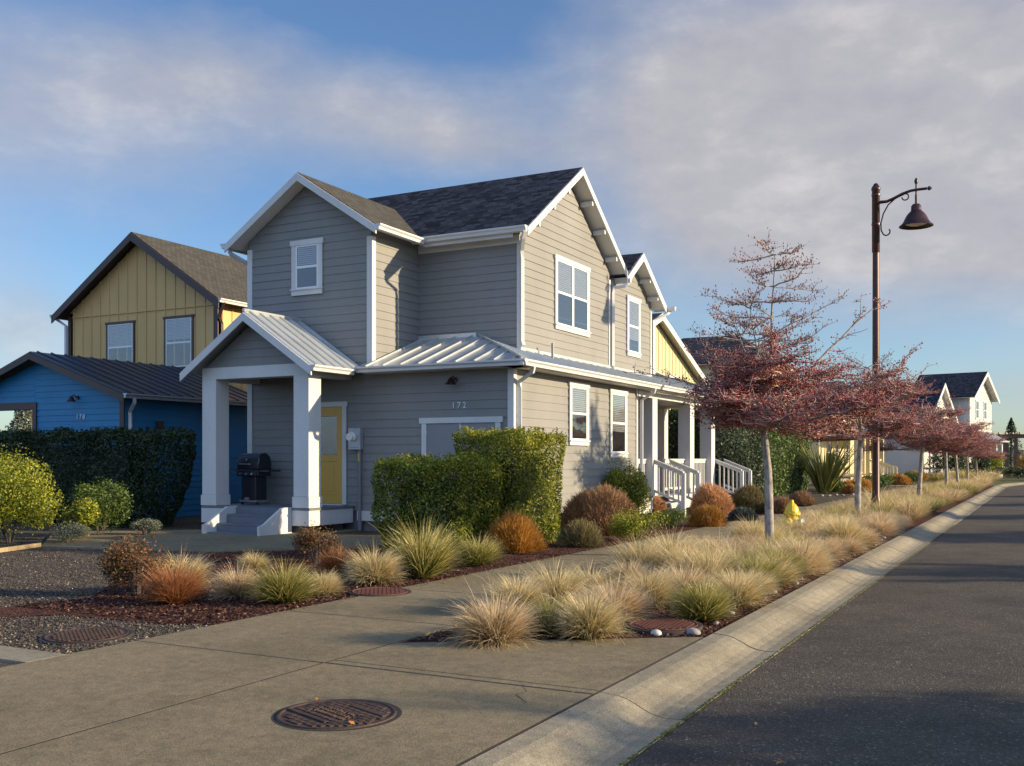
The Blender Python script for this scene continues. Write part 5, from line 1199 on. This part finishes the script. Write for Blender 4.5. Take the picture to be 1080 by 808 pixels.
while y < 62:
    step = .56 if y < 26 else .85
    for x in ((-4.30, -3.82, -3.34, -2.86) if y < 26 else (-4.18, -3.52, -2.88)):
        xx = x+rg.uniform(-.12, .12); yy = y+rg.uniform(-.2, .2)
        if math.hypot(xx+3.6, yy-14.98) < .22 or math.hypot(xx+3.6, yy-25.5) < .2 or (math.hypot(xx+3.95, yy-18.3) < .42): continue
        if yy < 10.3+(xx+2.8)*-.55: continue
        p = (gp if y < 24 else low); k = int(rg.choice([0, 1, 2, 3] if y < 24 else [0, 1, 2], p=[.36, .30, .2, .14] if y < 24 else [.4, .3, .3]))
        if rg.uniform() < (.13 if y < 26 else .05): continue
        hs = (1.0 if y < 24 else .74)*rg.choice([.78, .92, 1.0, 1.18])*rg.uniform(.9, 1.1)
        place(p[k], USED, (xx, yy, 0), rg.uniform(0, 6.28), hs*rg.uniform(.95, 1.15), 'tan grass clump merging into the long row between pavement and kerb, beyond the rusty cover', GS, zsc=hs*rg.uniform(.95, 1.4))
    y += step; row += 1
# beds further up along the houses
GB = 'low mixed shrubs in the beds beyond the grey house'
far = [bush('bed_shrub', .5, .5, .6, 900, 'low green shrub in the beds in front of the farther houses', 'shrub', 'leaf_mid', .05, 201, (-8.3, 47, 0), 5, .2, GB, False),
       dome('bed_mound', .5, .5, 1500, 'grass_orange', 202, 'low golden brown mound in the beds in front of the farther houses', 'shrub', (-8.2, 49, 0), .12, .02, group='golden brown mounds in the far beds')]
for i in range(30):
    y = 45+i*1.15; k = 0 if rg.uniform() < .62 else 1
    src = far[k]; o = copy_tree(src); o.location = (-7.2-rg.uniform(0, 1.3), y, 0); s = rg.uniform(.7, 1.35); o.scale = (s, s, s)
def far_shrub(lb, x, y, r, h, mat, seed, n=2600, size=.07): bush('distant_shrub', r, r, h, n, lb, 'shrub', mat, size, seed, (x, y, 0), 7, .2, None, False)
far_shrub('dark green rounded shrub before the white house porch', -6.0, 74, 1.5, 2.2, 'leaf_dark', 210); far_shrub('second dark rounded shrub at the right end of the white house porch', -4.6, 80, 1.3, 1.9, 'leaf_dark', 211)
far_shrub('golden shrub at the far end of the street left of the pergola post', -3.6, 86, 1.1, 2.1, 'leaf_lime', 212); far_shrub('low dark green shrub under the pergola', -2.2, 84, 1.7, .9, 'leaf_dark', 213); far_shrub('low dark shrub at the right edge of the frame', 1.2, 86, 2.2, 1.1, 'leaf_mid', 214)
far_shrub('dark mass of a large evergreen bush behind the pergola', 2.0, 104, 4.2, 3.4, 'leaf_dark', 215, 5000, .12); far_shrub('dark tall evergreen bush left of the pergola', -5.2, 101, 2.6, 3.1, 'leaf_dark', 216, 4000, .1)
far_shrub('orange-leaved bush beneath the pergola', -1.5, 94, .9, 2.1, 'grass_orange', 217, 1200, .08); far_shrub('small orange-red bush at the right edge beneath the pergola', .4, 93, .8, 1.2, 'grass_rust', 218, 1200, .08)
# golden low grass on the outside of the bend
for i in range(26):
    a = rg.uniform(0, 1); place(low[int(rg.integers(0, 3))], USED, (-4.6+rg.uniform(-.9, 1.6), 62+a*13, 0), rg.uniform(0, 6.28), rg.uniform(1.0, 1.6), 'golden grass clump on the corner where the street bends', 'golden grass clumps on the street bend')
# ================================================================== trees
A1 = thorn_tree('street_tree', 'nearest street tree with tall open tiers of bare twigs over a dense red-brown skirt', 301, 1.92, 1.55, top=4.5, nscaf=17, twigmul=.95, bias=(.885, .466), arm=[(1.3, .78, 1.55, 2.5), (-1.0, -.5, .85, 1.8)], berries=17000)
A1.location = (-3.6, 14.98, 0); A1.rotation_euler = (0, 0, 0)
T2 = thorn_tree('street_tree', 'second street tree, dense red crown just left of the lamp post', 302, 1.95, 1.75, top=3.6, nscaf=16, twigmul=.95, berries=14000)
T3 = thorn_tree('street_tree', 'third street tree, low red crown right of the lamp post', 303, 2.0, 1.75, top=3.3, nscaf=15, twigmul=.95, berries=15000, lean=.06)
place(T2, USED, (-3.6, 22.9, 0), 0, 1.04, T2['label'], zsc=.98); place(T3, USED, (-3.6, 34.7, 0), 1.0, 1.1, T3['label'], zsc=.95)
place(T2, USED, (-3.65, 45.4, 0), 2.2, 1.08, 'fourth street tree with a broad pinkish crown, before the white gables', zsc=.92); place(T3, USED, (-3.7, 52.5, 0), 3.9, 1.06, 'fifth street tree, its thin dark trunk between two pale ones', zsc=.9)
place(T2, USED, (-3.8, 61, 0), 4.4, 1.05, 'sixth street tree with a leaning pale trunk near the bend', zsc=.86); place(T3, USED, (-3.9, 71, 0), 5.2, 1.1, 'last street tree of the row, with a slanting pale trunk at the bend', zsc=.82)
# the matching row on the other side of the street, whose shadows fall on the road
GT = 'street trees on the opposite side of the street'; LT = 'street tree on the opposite side of the street'
for i, (x, y, s) in enumerate(((9.6, 8.6, 1.0), (9.6, 18.2, 1.0), (9.7, 25.4, 1.15), (9.6, 33, 1.1), (9.6, 41.5, 1.0), (9.6, 50, 1.0))):
    place((T2, T3)[i % 2], USED, (x, y, 0), i*1.3, s, LT, GT)
L2 = copy_tree(L1); L2.location = (7.5+2.0, 26.2, 0); L2.rotation_euler = (0, 0, math.pi); L2['label'] = 'street lamp on the opposite side of the street'
def conifer(label, loc, h, r, n, seed, mat='leaf_dark'):
    rg = np.random.default_rng(seed); t = thing('pine_tree', label, 'tree', loc)
    k = n; z = rg.uniform(.12, 1, k)**.9; a = rg.uniform(0, 6.28, k); rr = (1-z)**.8*r*(.35+.65*np.sqrt(rg.uniform(0, 1, k)))*(1+.25*np.sin(z*38+2*np.sin(a*3)))
    P = np.stack([np.cos(a)*rr, np.sin(a)*rr, z*h-rr*.12], 1); N = np.stack([np.cos(a), np.sin(a), .5+0*a], 1); V, F = leaves(P, N, h*.018, rg)
    np_mesh('crown', V, F, rg.uniform(0, 1, k), mat, t); m = MB(); m.tube([(0, 0, 0), (0, 0, h*.95)], [.18, .03], 8); m.build('trunk', 'bark_brown', t, True)
conifer('pale green conifer seen through the open bay of the blue garage', (-42.5, 31.5, 0), 4.3, 1.9, 5000, 401, 'leaf_silver')
conifer('small conifer on the right of the open bay, farther away', (-49.5, 39.8, 0), 3.6, 1.5, 3000, 402, 'leaf_mid')
bush('distant_shrub', 6, 3, 2.0, 4000, 'orange-brown thicket at the bottom of the open bay', 'shrub', 'heath_salmon', .12, 403, (-42, 28.5, 0), 8, .2, None, False)
conifer('far bare-topped conifer behind the white house', (-3.4, 125, 0), 6.0, 1.7, 2500, 404, 'leaf_dark')
# ================================================================== loose gravel, bark chips, fallen leaves
rg = np.random.default_rng(500)
def inpoly(X, Yy, poly):
    ins = np.zeros(len(X), bool); k = len(poly)
    for i in range(k):
        x1, y1 = poly[i]; x2, y2 = poly[(i+1) % k]
        c = ((y1 > Yy) != (y2 > Yy)) & (X < (x2-x1)*(Yy-y1)/(y2-y1+1e-12)+x1); ins ^= c
    return ins
N = 26000; X = rg.uniform(-14.5, -6.49, N); Yv = 5.18+rg.exponential(2.6, N); k = (Yv < 12.1) & ~inpoly(X, Yv, bed); X, Yv = X[k], Yv[k]
V, F = octs(np.stack([X, Yv, np.full(len(X), -.004)], 1), .011, rg, .6); o = np_mesh('gravel', V, F, np.repeat(rg.uniform(0, 1, len(X)), 8), 'pebbles'); o['kind'] = 'stuff'
def chips(name, X, Yv, z, L=.022):
    n_ = len(X); C = np.stack([X, Yv, z+rg.uniform(0, .012, n_)], 1); V, F = leaves(C, np.tile((0, 0, 1.), (n_, 1)), L, rg, .35, .42)
    o = np_mesh(name, V, F, rg.uniform(0, 1, n_), 'bark_chips'); o['kind'] = 'stuff'
N = 30000; X = rg.uniform(-12.6, -6.49, N); Yv = 6.6+rg.exponential(4.5, N); k = inpoly(X, Yv, bed) & (Yv < 26); chips('bark_mulch', X[k], Yv[k], 0)
N = 9000; X = rg.uniform(-4.55, -2.5, N); Yv = 6.7+rg.exponential(4, N); k = (Yv > 6.75+(X+4.565)*.665) & (Yv < 26); chips('bark_mulch', X[k], Yv[k], -.002)
# mulch kicked onto the pavement edge
N = 500; X = -6.47+rg.exponential(.06, N); Yv = rg.uniform(7.2, 18, N); chips('bark_mulch', X, Yv, .014, .014)
P_ = [G(334, 741), G(371, 767), G(62, 690), G(128, 676), (-1.2, 5.2, -.09), (-1.5, 5.9, -.09)]; P_ = [(a, b, .022 if c == 0 else c+.012) for a, b, c in P_]
for i, p in enumerate(P_):
    V, F = leaves(np.array([p]), np.array([[0, 0, 1.]]), .022, rg, .25, .6); V[:, 2] = np.maximum(V[:, 2], p[2]-.004)
    o = np_mesh('fallen_leaf', V, F, np.array([.8]), 'leaf_litter')
    tag(o, ['orange fallen leaf on the back rim of the large manhole cover', 'orange fallen leaf on the front rim of the large manhole cover', 'orange fallen leaf at the corner of the gravel', 'orange fallen leaf on the gravel by the pavement', 'reddish fallen leaf on the asphalt nearer the right', 'reddish fallen leaf on the asphalt near the kerb'][i], 'leaf')
bpy.context.view_layer.update()
